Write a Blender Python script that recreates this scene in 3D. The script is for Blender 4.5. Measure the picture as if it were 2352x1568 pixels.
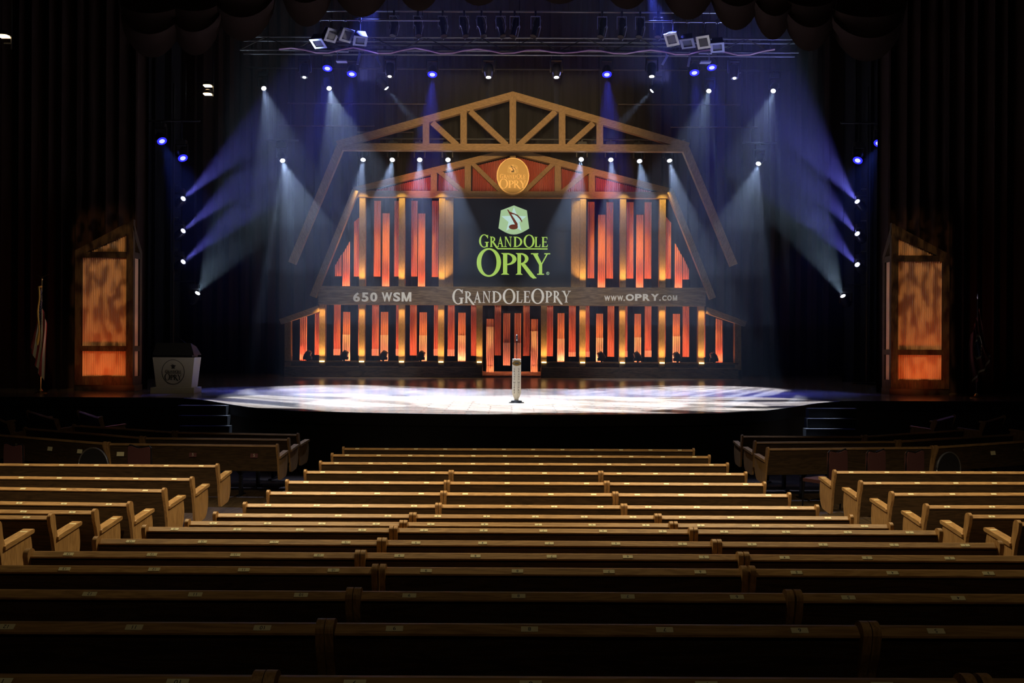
import bpy, bmesh, math, random
from mathutils import Vector, Matrix, Quaternion
random.seed(7)
S = bpy.context.scene
COL = S.collection
for o in list(bpy.data.objects):
    bpy.data.objects.remove(o)
PI = math.pi
F, CX, CY, ROLL, CZ, STZ = 2200.0, 1176.0, 784.0, 0.0047, 2.506, 1.106

def W(px, py, Y):
    """point of the place at depth Y that the photograph shows at px, py"""
    u, v = px - CX, py - CY
    return Vector(((u + ROLL * v) * Y / F, Y, CZ - (v - ROLL * u) * Y / F))

def stage_pt(px, py):
    u, v = px - CX, py - CY
    return W(px, py, (CZ - STZ) * F / (v - ROLL * u))

# ------------------------------------------------------------------ camera, world, exposure
cam = bpy.data.cameras.new('camera')
cam.sensor_width = 36
cam.lens = 36 * F / 2352
cam.clip_end = 200
camo = bpy.data.objects.new('camera', cam)
COL.objects.link(camo)
camo.matrix_world = Matrix.Translation((0, 0, CZ)) @ Matrix.Rotation(PI / 2, 4, 'X') @ Matrix.Rotation(ROLL, 4, 'Z')
S.camera = camo
wd = bpy.data.worlds.new('world')
S.world = wd
wd.use_nodes = True
wd.node_tree.nodes['Background'].inputs[0].default_value = (0.5, 0.45, 0.4, 1)
wd.node_tree.nodes['Background'].inputs[1].default_value = 0.0
S.view_settings.view_transform = 'Standard'
S.view_settings.look = 'None'
S.view_settings.gamma = 1
S.view_settings.use_curve_mapping = False
S.view_settings.exposure = 0.0
cy = S.cycles
cy.use_denoising = True
try:
    cy.denoiser = 'OPENIMAGEDENOISE'
except Exception:
    pass
cy.max_bounces = 3
cy.diffuse_bounces = 2
cy.glossy_bounces = 2
cy.transmission_bounces = 2
cy.volume_bounces = 0
cy.transparent_max_bounces = 8
cy.adaptive_threshold = 0.02
cy.sample_clamp_indirect = 4
cy.use_light_tree = True
cy.caustics_reflective = False
cy.caustics_refractive = False

def aim(o, target):
    d = (Vector(target) - o.location).normalized()
    o.rotation_mode = 'QUATERNION'
    o.rotation_quaternion = d.to_track_quat('-Z', 'Y')

def gobo(light, mode, scale=10.0, rot=0.0, thr=0.5, soft=0.3, low=0.0, cutu=None, cutv=None, shut=0.006):
    """break-up slide in the lamp: stripes or leaves over the lamp's own directions"""
    light.use_nodes = True
    nt = light.node_tree
    n, l = nt.nodes, nt.links
    em = [x for x in n if x.type == 'EMISSION'][0]
    tc = n.new('ShaderNodeTexCoord')
    sp = n.new('ShaderNodeSeparateXYZ')
    l.new(tc.outputs['Normal'], sp.inputs[0])
    def m(op, a, b):
        x = n.new('ShaderNodeMath'); x.operation = op
        for i, q in enumerate((a, b)):
            if isinstance(q, (int, float)): x.inputs[i].default_value = q
            elif q is not None: l.new(q, x.inputs[i])
        return x.outputs[0]
    az = m('ABSOLUTE', sp.outputs[2], None)
    u, v = m('DIVIDE', sp.outputs[0], az), m('DIVIDE', sp.outputs[1], az)
    ur = m('ADD', m('MULTIPLY', u, math.cos(rot)), m('MULTIPLY', v, math.sin(rot)))
    if mode == 'stripes':
        a = m('SINE', m('MULTIPLY', ur, scale), None)
        b = m('SINE', m('ADD', m('MULTIPLY', ur, scale * 1.73), 1.1), None)
        f = m('MULTIPLY', m('ADD', m('ADD', a, m('MULTIPLY', b, 0.8)), 1.8), 0.278)
    else:
        cb = n.new('ShaderNodeCombineXYZ')
        l.new(u, cb.inputs[0]); l.new(v, cb.inputs[1])
        nz = n.new('ShaderNodeTexNoise')
        nz.inputs['Scale'].default_value = scale
        nz.inputs['Detail'].default_value = 2
        mp = n.new('ShaderNodeMapping')
        mp.inputs['Rotation'].default_value = (0, 0, rot)
        mp.inputs['Scale'].default_value = (1.0, 0.45, 1)
        l.new(cb.outputs[0], mp.inputs[0]); l.new(mp.outputs[0], nz.inputs['Vector'])
        f = nz.outputs[0]
    if mode == 'open': f = m('ADD', 1.0, 0.0)
    mr = n.new('ShaderNodeMapRange')
    mr.inputs[1].default_value = thr - soft / 2
    mr.inputs[2].default_value = thr + soft / 2
    mr.inputs[3].default_value = low
    mr.inputs[4].default_value = 1.0
    l.new(f, mr.inputs[0])
    out = mr.outputs[0]
    for q, rng in ((u, cutu), (v, cutv)):      # framing shutters
        if rng:
            for sgn, lim in ((1, rng[0]), (-1, rng[1])):
                out = m('MULTIPLY', out, m('MINIMUM', 1.0, m('MAXIMUM', 0.0, m('MULTIPLY', m('SUBTRACT', q, lim), sgn / shut))))
    l.new(out, em.inputs['Strength'])

def spot(name, loc, target, energy, color, half, blend=0.25, radius=0.05, parent=None):
    li = bpy.data.lights.new(name, 'SPOT')
    li.energy, li.color, li.spot_size, li.spot_blend, li.shadow_soft_size = energy, color, math.radians(half * 2), blend, radius
    o = bpy.data.objects.new(name, li)
    COL.objects.link(o)
    o.location = loc
    aim(o, target)
    if parent:
        bpy.context.view_layer.update()
    return o

def area(name, loc, target, energy, color, sx, sy, spread=180):
    li = bpy.data.lights.new(name, 'AREA')
    li.shape = 'RECTANGLE'
    li.energy, li.color, li.size, li.size_y, li.spread = energy, color, sx, sy, math.radians(spread)
    o = bpy.data.objects.new(name, li)
    COL.objects.link(o)
    o.location = loc
    aim(o, target)
    return o

def bulb(name, loc, energy, color, radius=0.03):
    li = bpy.data.lights.new(name, 'POINT')
    li.energy, li.color, li.shadow_soft_size = energy, color, radius
    o = bpy.data.objects.new(name, li)
    COL.objects.link(o)
    o.location = loc
    return o

WARM = (1.0, 0.66, 0.30)
# house spots over the stalls (hang from the front-of-house bridge)
for sx in (-1, 1):
    spot('house_spot', (sx * 4.5, 13.2, 12.5), (sx * -1.8, 10.0, 0.5), 4900, (1.0, 0.79, 0.46), 25, 1.0, 0.12)
    spot('house_spot', (sx * 6.5, 13.2, 12.5), (sx * 5.0, 10.2, 0.5), 3700, (1.0, 0.79, 0.46), 24, 1.0, 0.12)
# front-of-house wash on the barn
bw_ = spot('barn_wash', (0, 6, 4.8), W(1178, 315, 33), 26000, (1.0, 0.70, 0.32), 11, 1.0, 0.15)
sw_ = spot('sign_wash', (0, 6, 4.8), W(1178, 680, 37), 15000, (1.0, 0.92, 0.80), 15, 0.8, 0.15)
gobo(bw_.data, 'open', cutv=(-.066, .085), shut=.01)
gobo(sw_.data, 'open', cutv=(-.017, .0165), shut=.004)
ff_ = spot('front_block_fill', (0, -2, 10), (0, 15.6, .6), 2600, (1.0, .80, .55), 42, .6, .2)  # added fill standing in for ambient light on the front pew backs
gobo(ff_.data, 'open', cutv=(-.22, .035), shut=.06)
spot('hall_fill', (0, -4, 14), (0, 10, 0), 230, (1.0, .82, .55), 70, 1.0, .3)  # added dim fill behind the camera, lifting the black pew backs
spot('microphone_key', (0, 2, 11.0), (.1, 21.8, STZ + .6), 500, (1.0, .95, .88), 3.5, .6, .1)
# added unseen spots over the apron whitening the floor pools, some with striped slides
for x_, tx_, ty_, hf_, e_, g_ in ((-4.5, -4.3, 22.6, 13, 1.0, 1), (-2.0, -1.6, 21.4, 14, 1.0, 0), (.6, .8, 22.0, 14, 1.1, 0), (2.6, 2.8, 21.8, 13, 1.0, 1), (4.6, 5.0, 22.4, 12, 1.0, 1)):
    p_ = spot('added_pool_spot', (x_, 22.8, 14.0), (tx_, ty_, STZ), 48000 * e_, (.66, .80, 1.0), hf_, .15, .04)
    if g_: gobo(p_.data, 'stripes', 42, .5 * g_ + x_ * .1, .50, .15, .06)
for sx in (-1, 1):
    spot('added_aisle_spill', (sx * 1.5, 26.5, 11.5), (sx * 4.0, 15.9, .5), 3800, (.55, .62, 1.0), 7, .8, .05)  # added spots standing in for beam spill on aisles and pew arms
    spot('blue_floor_spot', (sx * 4.0, 28.5, 13.0), (sx * 6.9, 24.3, STZ), 8500, (.10, .13, 1.0), 17, .8, .05)
# long red battens behind the two ledges
RED = (1.0, 0.28, 0.14)

# ------------------------------------------------------------------ helpers
def world_of(o):
    M = o.matrix_basis.copy()
    while o.parent is not None:
        o = o.parent
        M = o.matrix_basis @ M
    return M

class MB:
    def __init__(s):
        s.v, s.f = [], []
    def add(s, vs, fs):
        b = len(s.v)
        s.v += [tuple(x) for x in vs]
        s.f += [tuple(b + i for i in f) for f in fs]
        return s
    def box(s, x0, x1, y0, y1, z0, z1):
        return s.add([(x0, y0, z0), (x1, y0, z0), (x1, y1, z0), (x0, y1, z0), (x0, y0, z1), (x1, y0, z1), (x1, y1, z1), (x0, y1, z1)],
                     [(3, 2, 1, 0), (4, 5, 6, 7), (0, 1, 5, 4), (1, 2, 6, 5), (2, 3, 7, 6), (3, 0, 4, 7)])
    def loft(s, a, b, cap=True):
        n = len(a)
        fs = [(i, (i + 1) % n, n + (i + 1) % n, n + i) for i in range(n)]
        if cap:
            fs += [tuple(range(n))[::-1], tuple(range(n, 2 * n))]
        return s.add(list(a) + list(b), fs)
    def prism(s, poly, y0, y1):
        """poly of (x, z) extruded along y"""
        return s.loft([(x, y0, z) for x, z in poly], [(x, y1, z) for x, z in poly])
    def prismx(s, poly, x0, x1):
        """poly of (y, z) extruded along x"""
        return s.loft([(x0, y, z) for y, z in poly], [(x1, y, z) for y, z in poly])
    def prismz(s, poly, z0, z1):
        return s.loft([(x, y, z0) for x, y in poly], [(x, y, z1) for x, y in poly])
    def tube(s, pts, r, n=6):
        pts = [Vector(p) for p in pts]
        rs = r if isinstance(r, (list, tuple)) else [r] * len(pts)
        rings = []
        for i, p in enumerate(pts):
            d = (pts[min(i + 1, len(pts) - 1)] - pts[max(i - 1, 0)]).normalized()
            a = d.orthogonal().normalized() if abs(d.z) > .99 else d.cross(Vector((0, 0, 1))).normalized()
            b = d.cross(a)
            rings.append([p + (a * math.cos(2 * PI * k / n) + b * math.sin(2 * PI * k / n)) * rs[i] for k in range(n)])
        vs = [q for g in rings for q in g]
        fs = []
        for i in range(len(pts) - 1):
            for k in range(n):
                k2 = (k + 1) % n
                fs.append((i * n + k, i * n + k2, (i + 1) * n + k2, (i + 1) * n + k))
        fs += [tuple(range(n))[::-1], tuple(range((len(pts) - 1) * n, len(pts) * n))]
        return s.add(vs, fs)
    def lathe(s, prof, n=16, c=(0, 0, 0), sx=1.0, sy=1.0):
        vs, fs = [], []
        for r, z in prof:
            vs += [(c[0] + r * sx * math.cos(2 * PI * k / n), c[1] + r * sy * math.sin(2 * PI * k / n), c[2] + z) for k in range(n)]
        for i in range(len(prof) - 1):
            for k in range(n):
                k2 = (k + 1) % n
                fs.append((i * n + k, i * n + k2, (i + 1) * n + k2, (i + 1) * n + k))
        fs += [tuple(range(n))[::-1], tuple(range((len(prof) - 1) * n, len(prof) * n))]
        return s.add(vs, fs)
    def sheet(s, rows):
        n = len(rows[0])
        vs = [q for r in rows for q in r]
        fs = [(i * n + k, i * n + k + 1, (i + 1) * n + k + 1, (i + 1) * n + k) for i in range(len(rows) - 1) for k in range(n - 1)]
        return s.add(vs, fs)
    def corr(s, x0, x1, zb, zt, y, amp, waves, thick=0.012, seg=6):
        """corrugated sheet standing in the xz plane; zt and zb are numbers or functions of x"""
        n = max(2, int(waves * seg))
        fa, ba = [], []
        for side, lst in ((0, fa), (thick, ba)):
            lo, hi = [], []
            for i in range(n + 1):
                x = x0 + (x1 - x0) * i / n
                yy = y + side + amp * math.cos(2 * PI * waves * i / n)
                lo.append((x, yy, zb(x) if callable(zb) else zb))
                hi.append((x, yy, zt(x) if callable(zt) else zt))
            s.sheet([lo, hi] if side == 0 else [hi, lo])
        return s
    def xf(s, M):
        s.v = [tuple(M @ Vector(q)) for q in s.v]
        return s
    def mesh(s, name, mat, smooth=False):
        me = bpy.data.meshes.new(name)
        me.from_pydata(s.v, [], s.f)
        bm = bmesh.new(); bm.from_mesh(me)
        bmesh.ops.recalc_face_normals(bm, faces=bm.faces)
        bm.to_mesh(me); bm.free()
        if mat: me.materials.append(mat)
        if smooth:
            me.polygons.foreach_set('use_smooth', [True] * len(me.polygons))
            me.set_sharp_from_angle(angle=math.radians(40))
        return me
    def build(s, name, mat, parent=None, world=False, smooth=False, label=None):
        if world and parent is not None:
            s.xf(world_of(parent).inverted())
        return put(name, s.mesh(name, mat, smooth), parent, label=label)

def put(name, me, parent=None, loc=(0, 0, 0), rot=None, scale=None, label=None):
    o = bpy.data.objects.new(name, me)
    COL.objects.link(o)
    o.location = loc
    if rot is not None:
        if isinstance(rot, Quaternion):
            o.rotation_mode = 'QUATERNION'; o.rotation_quaternion = rot
        else:
            o.rotation_euler = rot
    if scale is not None: o.scale = scale
    if parent is not None: o.parent = parent
    if label: o['label'] = label
    return o

def tag(o, label, cat, group=None):
    o['label'] = label; o['category'] = cat
    if group: o['group'] = group
    return o

def thing(name, label, cat, loc=(0, 0, 0), rz=0.0, group=None):
    o = bpy.data.objects.new(name, None)
    COL.objects.link(o)
    o.empty_display_size = .1
    o.location = loc; o.rotation_euler = (0, 0, rz)
    o.matrix_world = Matrix.Translation(loc) @ Matrix.Rotation(rz, 4, 'Z')
    return tag(o, label, cat, group)

def struct(o):
    o['kind'] = 'structure'
    return o

ORD = 'first second third fourth fifth sixth seventh eighth ninth tenth eleventh twelfth thirteenth fourteenth fifteenth sixteenth seventeenth eighteenth nineteenth twentieth'.split()

# ------------------------------------------------------------------ materials
def mat(name, col, rough=0.6, metal=0.0, emit=None, estr=1.0, spec=None):
    m = bpy.data.materials.new(name)
    m.use_nodes = True
    b = m.node_tree.nodes['Principled BSDF']
    b.inputs['Base Color'].default_value = (*col, 1)
    b.inputs['Roughness'].default_value = rough
    b.inputs['Metallic'].default_value = metal
    if spec is not None: b.inputs['Specular IOR Level'].default_value = spec
    if emit:
        b.inputs['Emission Color'].default_value = (*emit, 1)
        b.inputs['Emission Strength'].default_value = estr
    return m

def wood(name, c1, c2, axis=(1, 0, 0), ang=0.0, scale=9.0, rough=0.45, bump=0.15, planks=0.0, contrast=1.0, spec=0.3):
    """grain runs along axis (object space), turned by ang in the xz plane"""
    m = bpy.data.materials.new(name)
    m.use_nodes = True
    n, l = m.node_tree.nodes, m.node_tree.links
    b = n['Principled BSDF']
    tc = n.new('ShaderNodeTexCoord')
    mp0 = n.new('ShaderNodeMapping'); mp0.inputs['Rotation'].default_value = (0, ang, 0)
    mp = n.new('ShaderNodeMapping')
    sc = [scale * (0.10 if a else 1.0) for a in axis]
    mp.inputs['Scale'].default_value = sc
    l.new(tc.outputs['Object'], mp0.inputs[0]); l.new(mp0.outputs[0], mp.inputs[0])
    oi = n.new('ShaderNodeObjectInfo')
    vm = n.new('ShaderNodeVectorMath'); vm.operation = 'ADD'
    mu = n.new('ShaderNodeMath'); mu.operation = 'MULTIPLY'; mu.inputs[1].default_value = 37.0
    l.new(oi.outputs['Random'], mu.inputs[0])
    l.new(mp.outputs[0], vm.inputs[0]); l.new(mu.outputs[0], vm.inputs[1])
    nz = n.new('ShaderNodeTexNoise'); nz.inputs['Scale'].default_value = 1.0; nz.inputs['Detail'].default_value = 6; nz.inputs['Distortion'].default_value = 1.2
    l.new(vm.outputs[0], nz.inputs['Vector'])
    wv = n.new('ShaderNodeMath'); wv.operation = 'PINGPONG'; wv.inputs[1].default_value = 0.09
    l.new(nz.outputs[0], wv.inputs[0])
    n2 = n.new('ShaderNodeTexNoise'); n2.inputs['Scale'].default_value = 7.0; n2.inputs['Detail'].default_value = 3
    l.new(vm.outputs[0], n2.inputs['Vector'])
    ad = n.new('ShaderNodeMath'); ad.operation = 'MULTIPLY_ADD'; ad.inputs[1].default_value = 6.0 * contrast
    l.new(wv.outputs[0], ad.inputs[0]); l.new(n2.outputs[0], ad.inputs[2])
    rp = n.new('ShaderNodeValToRGB')
    rp.color_ramp.elements[0].position = 0.45; rp.color_ramp.elements[0].color = (*c1, 1)
    rp.color_ramp.elements[1].position = 1.0; rp.color_ramp.elements[1].color = (*c2, 1)
    l.new(ad.outputs[0], rp.inputs[0])
    l.new(rp.outputs[0], b.inputs['Base Color'])
    b.inputs['Roughness'].default_value = rough
    b.inputs['Specular IOR Level'].default_value = spec
    bp = n.new('ShaderNodeBump'); bp.inputs['Strength'].default_value = bump; bp.inputs['Distance'].default_value = 0.01
    l.new(ad.outputs[0], bp.inputs['Height']); l.new(bp.outputs[0], b.inputs['Normal'])
    return m

OAK_X = wood('oak_lengthwise', (.30, .165, .060), (.47, .275, .105), (1, 0, 0), 0, 14, .42, .06)
OAK_Z = wood('oak_upright', (.31, .17, .062), (.48, .28, .11), (0, 0, 1), 0, 14, .42, .06)
OAK_Y = wood('oak_arm', (.33, .185, .068), (.50, .30, .12), (0, 1, 0), 0, 14, .40, .06)
OAK_SHADED = wood('oak_shaded_back', (.045, .028, .013), (.085, .052, .024), (1, 0, 0), 0, 12, .6, .05)  # same oak, darkened so the shade below the rails sits in the colour
BW1, BW2 = (.19, .115, .048), (.35, .215, .095)
_bw = {}
def barnwood(deg):
    k = round(deg)
    if k not in _bw:
        _bw[k] = wood('barn_timber_%d' % k, BW1, BW2, (1, 0, 0), math.radians(k), 15, .7, .15, contrast=.55)
    return _bw[k]
BW_H, BW_V = barnwood(0), barnwood(90)
BW_DARK = wood('dark_barn_boards', (.045, .03, .017), (.11, .075, .04), (1, 0, 0), 0, 7, .75, .25)
BLACK = mat('black_paint', (.012, .012, .013), .55)
BLACKM = mat('black_metal', (.02, .02, .022), .35, .6)
HEADM = mat('fixture_shell', (.014, .014, .016), .4, .2)
DIM = mat('dull_pipe', (.05, .045, .04), .6, .3)
STEEL = mat('grey_steel', (.35, .36, .38), .3, .9)
BRASS = mat('brass', (.75, .52, .18), .28, 1.0)
PLATE = mat('lit_brass_plate', (.90, .82, .48), .4, .0)  # light reflected by the brass is put into this paler colour
INK = mat('dark_ink', (.03, .025, .02), .6)
REDLIT_SHEET = mat('corrugated_red_lit', (.78, .30, .20), .45)  # neutral metal; part of the red lamp light is put into the colour
GABLESHEET = mat('corrugated_dark_red', (.50, .12, .08), .4)
PALESHEET = mat('corrugated_pale', (.86, .60, .48), .45)
TANSHEET = mat('corrugated_tan', (.72, .50, .33), .5)
LETTER_GREY = mat('grey_letter', (.80, .81, .78), .4)
GOLD = mat('gold_cast', (.46, .28, .085), .42, .35)
GOLD_HI = mat('gold_bright', (.85, .55, .22), .4, .3)
WHITE = mat('white_paint', (.62, .60, .55), .45)
CREAM = mat('cream_panel', (.56, .52, .42), .5)
MAROON = mat('maroon_velvet', (.017, .0055, .0045), .95)
MAROON_P = mat('maroon_fabric', (.075, .022, .022), .9)
NAVYBLK = mat('black_drape', (.007, .007, .010), .95)
SHELL = mat('dark_plaster', (.02, .018, .016), .9)
TREAD = mat('black_tread', (.02, .02, .022), .4)
NOSING = mat('metal_nosing', (.22, .22, .28), .35, .6)

def emis(name, col, strength):
    m = bpy.data.materials.new(name); m.use_nodes = True
    n, l = m.node_tree.nodes, m.node_tree.links
    n.remove(n['Principled BSDF'])
    e = n.new('ShaderNodeEmission'); e.inputs[0].default_value = (*col, 1); e.inputs[1].default_value = strength
    l.new(e.outputs[0], n['Material Output'].inputs[0])
    return m
LENS_W = emis('lens_white', (.85, .88, 1.0), 30)
LENS_B = emis('lens_blue', (.30, .32, 1.0), 2.6)
RING_B = emis('lens_blue_edge', (.02, .02, 1.0), 2.0)
LENS_P = emis('lens_violet', (.55, .55, 1.0), 30)
LENS_Y = emis('lens_warm', (1.0, .72, .35), 14)
LENS_U = emis('uplight_lens', (1.0, .62, .2), 6)
LENS_OFF = mat('lens_glass', (.05, .05, .06), .1)

# ------------------------------------------------------------------ setting
ROWS = [  # depth, drop of the rail below the camera, pew ends in the photograph, line of the rail
    (14.80, 1.656, [(787, 1595)], 1030), (13.95, 1.656, [(761, 1631)], 1045), (13.05, 1.656, [(734, 1673)], 1063),
    (12.15, 1.656, [(699, 1036), (1037, 1379), (1380, 1715)], 1084), (11.28, 1.656, [(657, 1026), (1028, 1393), (1394, 1758)], 1107),
    (10.47, 1.656, [(614, 1018), (1019.5, 1412.6), (1413.5, 1815)], 1132), (9.69, 1.656, [(560, 1007), (1008, 1432), (1433, 1879)], 1160),
    (8.88, 1.61, [(492, 948), (949.6, 1510), (1511, 1957)], 1183), (8.15, 1.545, [(428, 926.5), (928, 1545), (1547, 2048)], 1201),
    (7.43, 1.455, [(330, 904), (905.5, 1590.5), (1592, 2160)], 1214), (6.57, 1.371, [(218, 877.5), (879, 1644), (1645.5, 2298)], 1243),
    (5.80, 1.288, [(62, 828.5), (830, 1704), (1707, 2465)], 1273), (5.04, 1.196, [(-160, 869), (874, 1713), (1719, 2600)], 1306),
    (4.20, 1.104, [(-400, 813), (815, 1817.5), (1822, 2830)], 1363), (3.38, 1.003, [(-720, 750), (751.5, 1991), (1993, 3240)], 1438),
    (2.58, 0.911, [(-1010, 611), (613, 2229), (2242, 3850)], 1562)]
PEWH = 0.845
def row_floor(h): return max(0.0, CZ - h - PEWH)

FLOORM = wood('audience_floor', (.05, .032, .018), (.10, .066, .036), (0, 1, 0), 0, 6, .5, .1)
FLOORM_D = mat('terrace_riser', (.03, .022, .015), .8)
mb = MB()
prof = [(24, 0.0)]
z = 0.0
for i, (Y, h, e, yc) in enumerate(ROWS):
    zz = row_floor(h)
    if zz > z + 1e-4:
        prof += [(Y + 0.45, z), (Y + 0.45, zz)]
        z = zz
prof += [(-8, z), (-8, -0.2), (24, -0.2)]
mb.prismx(prof, -17, 17)
struct(mb.build('floor', FLOORM))

# stage with a bulging apron
half = [(0, 18.33), (2, 18.5), (3.9, 18.9), (4.55, 19.22), (5.2, 19.72), (5.85, 20.5), (6.5, 21.4), (7.15, 22.3), (7.85, 22.92), (8.6, 23.2), (17, 23.25)]
def cat(pts, k=5):
    out = []
    for i in range(len(pts) - 1):
        p0, p1, p2, p3 = (Vector(pts[max(0, min(len(pts) - 1, j))]) for j in (i - 1, i, i + 1, i + 2))
        for t in range(k):
            t /= k
            out.append(0.5 * ((2 * p1) + (-p0 + p2) * t + (2 * p0 - 5 * p1 + 4 * p2 - p3) * t * t + (-p0 + 3 * p1 - 3 * p2 + p3) * t ** 3))
    return out + [Vector(pts[-1])]
hs = cat([(-half[1][0], half[1][1])] + half)[5:]
edge = [(-p.x, p.y) for p in hs[::-1]] + [(p.x, p.y) for p in hs[1:]]
STAGEM = wood('stage_boards', (.15, .105, .075), (.29, .22, .165), (1, 0, 0), 0, 5, .22, .03, spec=.6)
def board_lines(m, bw, bl):
    n, l = m.node_tree.nodes, m.node_tree.links
    b = n['Principled BSDF']
    src = b.inputs['Base Color'].links[0].from_socket
    tc = n.new('ShaderNodeTexCoord')
    br = n.new('ShaderNodeTexBrick')
    br.inputs['Scale'].default_value = 1.0
    br.inputs['Brick Width'].default_value = bl; br.inputs['Row Height'].default_value = bw
    br.inputs['Mortar Size'].default_value = 0.012
    br.inputs['Color1'].default_value = (1, 1, 1, 1); br.inputs['Color2'].default_value = (.72, .72, .72, 1); br.inputs['Mortar'].default_value = (.25, .25, .25, 1)
    l.new(tc.outputs['Object'], br.inputs['Vector'])
    mx = n.new('ShaderNodeMixRGB'); mx.blend_type = 'MULTIPLY'; mx.inputs[0].default_value = 0.8
    l.new(src, mx.inputs[1]); l.new(br.outputs['Color'], mx.inputs[2]); l.new(mx.outputs[0], b.inputs['Base Color'])
board_lines(STAGEM, 0.30, 0.9)
mb = MB(); mb.prismz(edge + [(17, 42), (-17, 42)], 1.05, STZ)
stage = struct(mb.build('floor_stage', STAGEM))
mb = MB()
lo, hi = [], []
for x, y in edge:
    lo.append((x, y + .06, 0)); hi.append((x, y + .06, 1.05))
mb.sheet([lo, hi])
struct(mb.build('wall_stage_front', SHELL))
mb = MB().sheet([[(x, y - .012, .88) for x, y in edge], [(x, y - .012, 1.108) for x, y in edge]])
mb.sheet([[(x, y - .012, 1.108) for x, y in edge], [(x, y + .03, 1.108) for x, y in edge]])
struct(mb.build('trim_1', BLACK))
mb = MB(); mb.lathe([(.95, 0), (.95, .006), (.94, .008)], 48, (0.10, 21.85, STZ))
INLAY = wood('inlay_boards', (.24, .16, .09), (.38, .27, .16), (1, 0, 0), 0, 6, .3, .03, spec=.5)
mb.build('circular_inlay', INLAY, stage)
for nm, b in (('wall_left', (-17.2, -17, -8, 42, -.2, 18)), ('wall_right', (17, 17.2, -8, 42, -.2, 18)), ('wall_back', (-17, 17, -8.2, -8, -.2, 18)),
              ('wall_front', (-17, 17, 42, 42.2, -.2, 18)), ('ceiling', (-17, 17, -8, 42, 18, 18.2))):
    struct(MB().box(*b).build(nm, SHELL))

# stairs from the apron
def stairs(cx, flip, label):
    t = thing('stage_stairs', label, 'stairs', (cx, 20.8, 0))
    for i in range(4):
        zt = STZ - .02 - i * .2
        y1 = 20.95 - i * .23
        xx = cx - flip * i * -.10
        MB().box(xx - .52, xx + .52, y1 - .23, y1, max(0, zt - .2) if i < 3 else 0, zt).build('step', TREAD, t, True)
        MB().box(xx - .52, xx + .52, y1 - .245, y1 - .20, zt - .012, zt + .006).build('nosing', NOSING, t, True)
stairs(-6.70 , 1, 'black stairs rising to the stage just right of the lectern')
stairs(6.95, -1, 'black stairs rising to the stage towards the right orange tower')

# ------------------------------------------------------------------ glyphs (upright serif capitals as polygons, cap height 1)
def rect(x0, z0, x1, z1): return [[(x0, z0), (x1, z0), (x1, z1), (x0, z1)]]
def arc(cx, cz, ro, so, ri, si, a0, a1, n=20, ox=0.0):
    out = []
    for i in range(n):
        a, b = math.radians(a0 + (a1 - a0) * i / n), math.radians(a0 + (a1 - a0) * (i + 1) / n)
        out.append([(cx + ro * math.cos(a), cz + so * math.sin(a)), (cx + ro * math.cos(b), cz + so * math.sin(b)),
                    (cx + ox + ri * math.cos(b), cz + si * math.sin(b)), (cx + ox + ri * math.cos(a), cz + si * math.sin(a))])
    return out
def stem(x, z0=0, z1=1, w=.17):
    return rect(x, z0, x + w, z1) + [[(x - .09, z0), (x + w + .09, z0), (x + w, z0 + .07), (x, z0 + .07)]] + [[(x, z1 - .07), (x + w, z1 - .07), (x + w + .09, z1), (x - .09, z1)]]
def glyph(c):
    if c == 'O': return arc(.46, .5, .46, .52, .29, .46, 0, 360, 36), .92
    if c == 'D': return stem(.09) + arc(.22, .5, .62, .5, .43, .43, -90, 90), .84
    if c == 'P': return stem(.09) + arc(.24, .72, .40, .28, .23, .22, -90, 90), .66
    if c == 'R': return stem(.09) + arc(.24, .74, .38, .26, .21, .20, -90, 90) + [[(.24, .5), (.46, .5), (.92, -.06), (1.02, -.16), (.84, -.18), (.70, -.08)]], .86
    if c == 'A': return [[(.08, 0), (.17, 0), (.50, .86), (.45, 1)], [(.45, 1), (.50, 1), (.88, 0), (.68, 0), (.40, .82)]] + rect(.2, .3, .68, .37) + rect(0, 0, .28, .05) + rect(.58, 0, .98, .05), .96
    if c == 'N': return rect(.13, 0, .20, 1) + rect(.70, 0, .77, 1) + [[(.05, 1), (.27, 1), (.77, .05), (.77, 0), (.70, 0), (.13, .95)]] + rect(.03, 0, .31, .05) + rect(.59, .95, .87, 1), .88
    if c == 'G': return arc(.46, .5, .46, .52, .29, .46, 42, 318, 30) + rect(.62, .03, .79, .42) + rect(.52, .38, .87, .43) + [[(.72, .72), (.80, .72), (.80, 1.0), (.74, .94)]], .90
    if c == 'L': return stem(.09) + rect(.2, 0, .62, .06) + [[(.52, .05), (.62, .05), (.66, .28), (.62, .28)]], .66
    if c == 'E': return stem(.09) + rect(.2, 0, .62, .06) + rect(.2, .94, .6, 1) + rect(.2, .48, .50, .54) + [[(.52, .05), (.62, .05), (.66, .26), (.62, .26)]] + [[(.54, .95), (.60, .95), (.62, .76), (.58, .76)]] + rect(.46, .40, .50, .62), .68
    if c == 'Y': return rect(.38, 0, .55, .5) + [[(.02, 1), (.26, 1), (.55, .48), (.38, .46)], [(.80, 1), (.88, 1), (.55, .48), (.46, .44)]] + rect(.28, 0, .65, .05) + rect(-.06, .95, .34, 1) + rect(.66, .95, .98, 1), .92
    return rect(0, 0, .2, .2), .3

def gbounds(polys):
    xs = [p[0] for q in polys for p in q]; zs = [p[1] for q in polys for p in q]
    return min(xs), max(xs), min(zs), max(zs)

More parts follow.
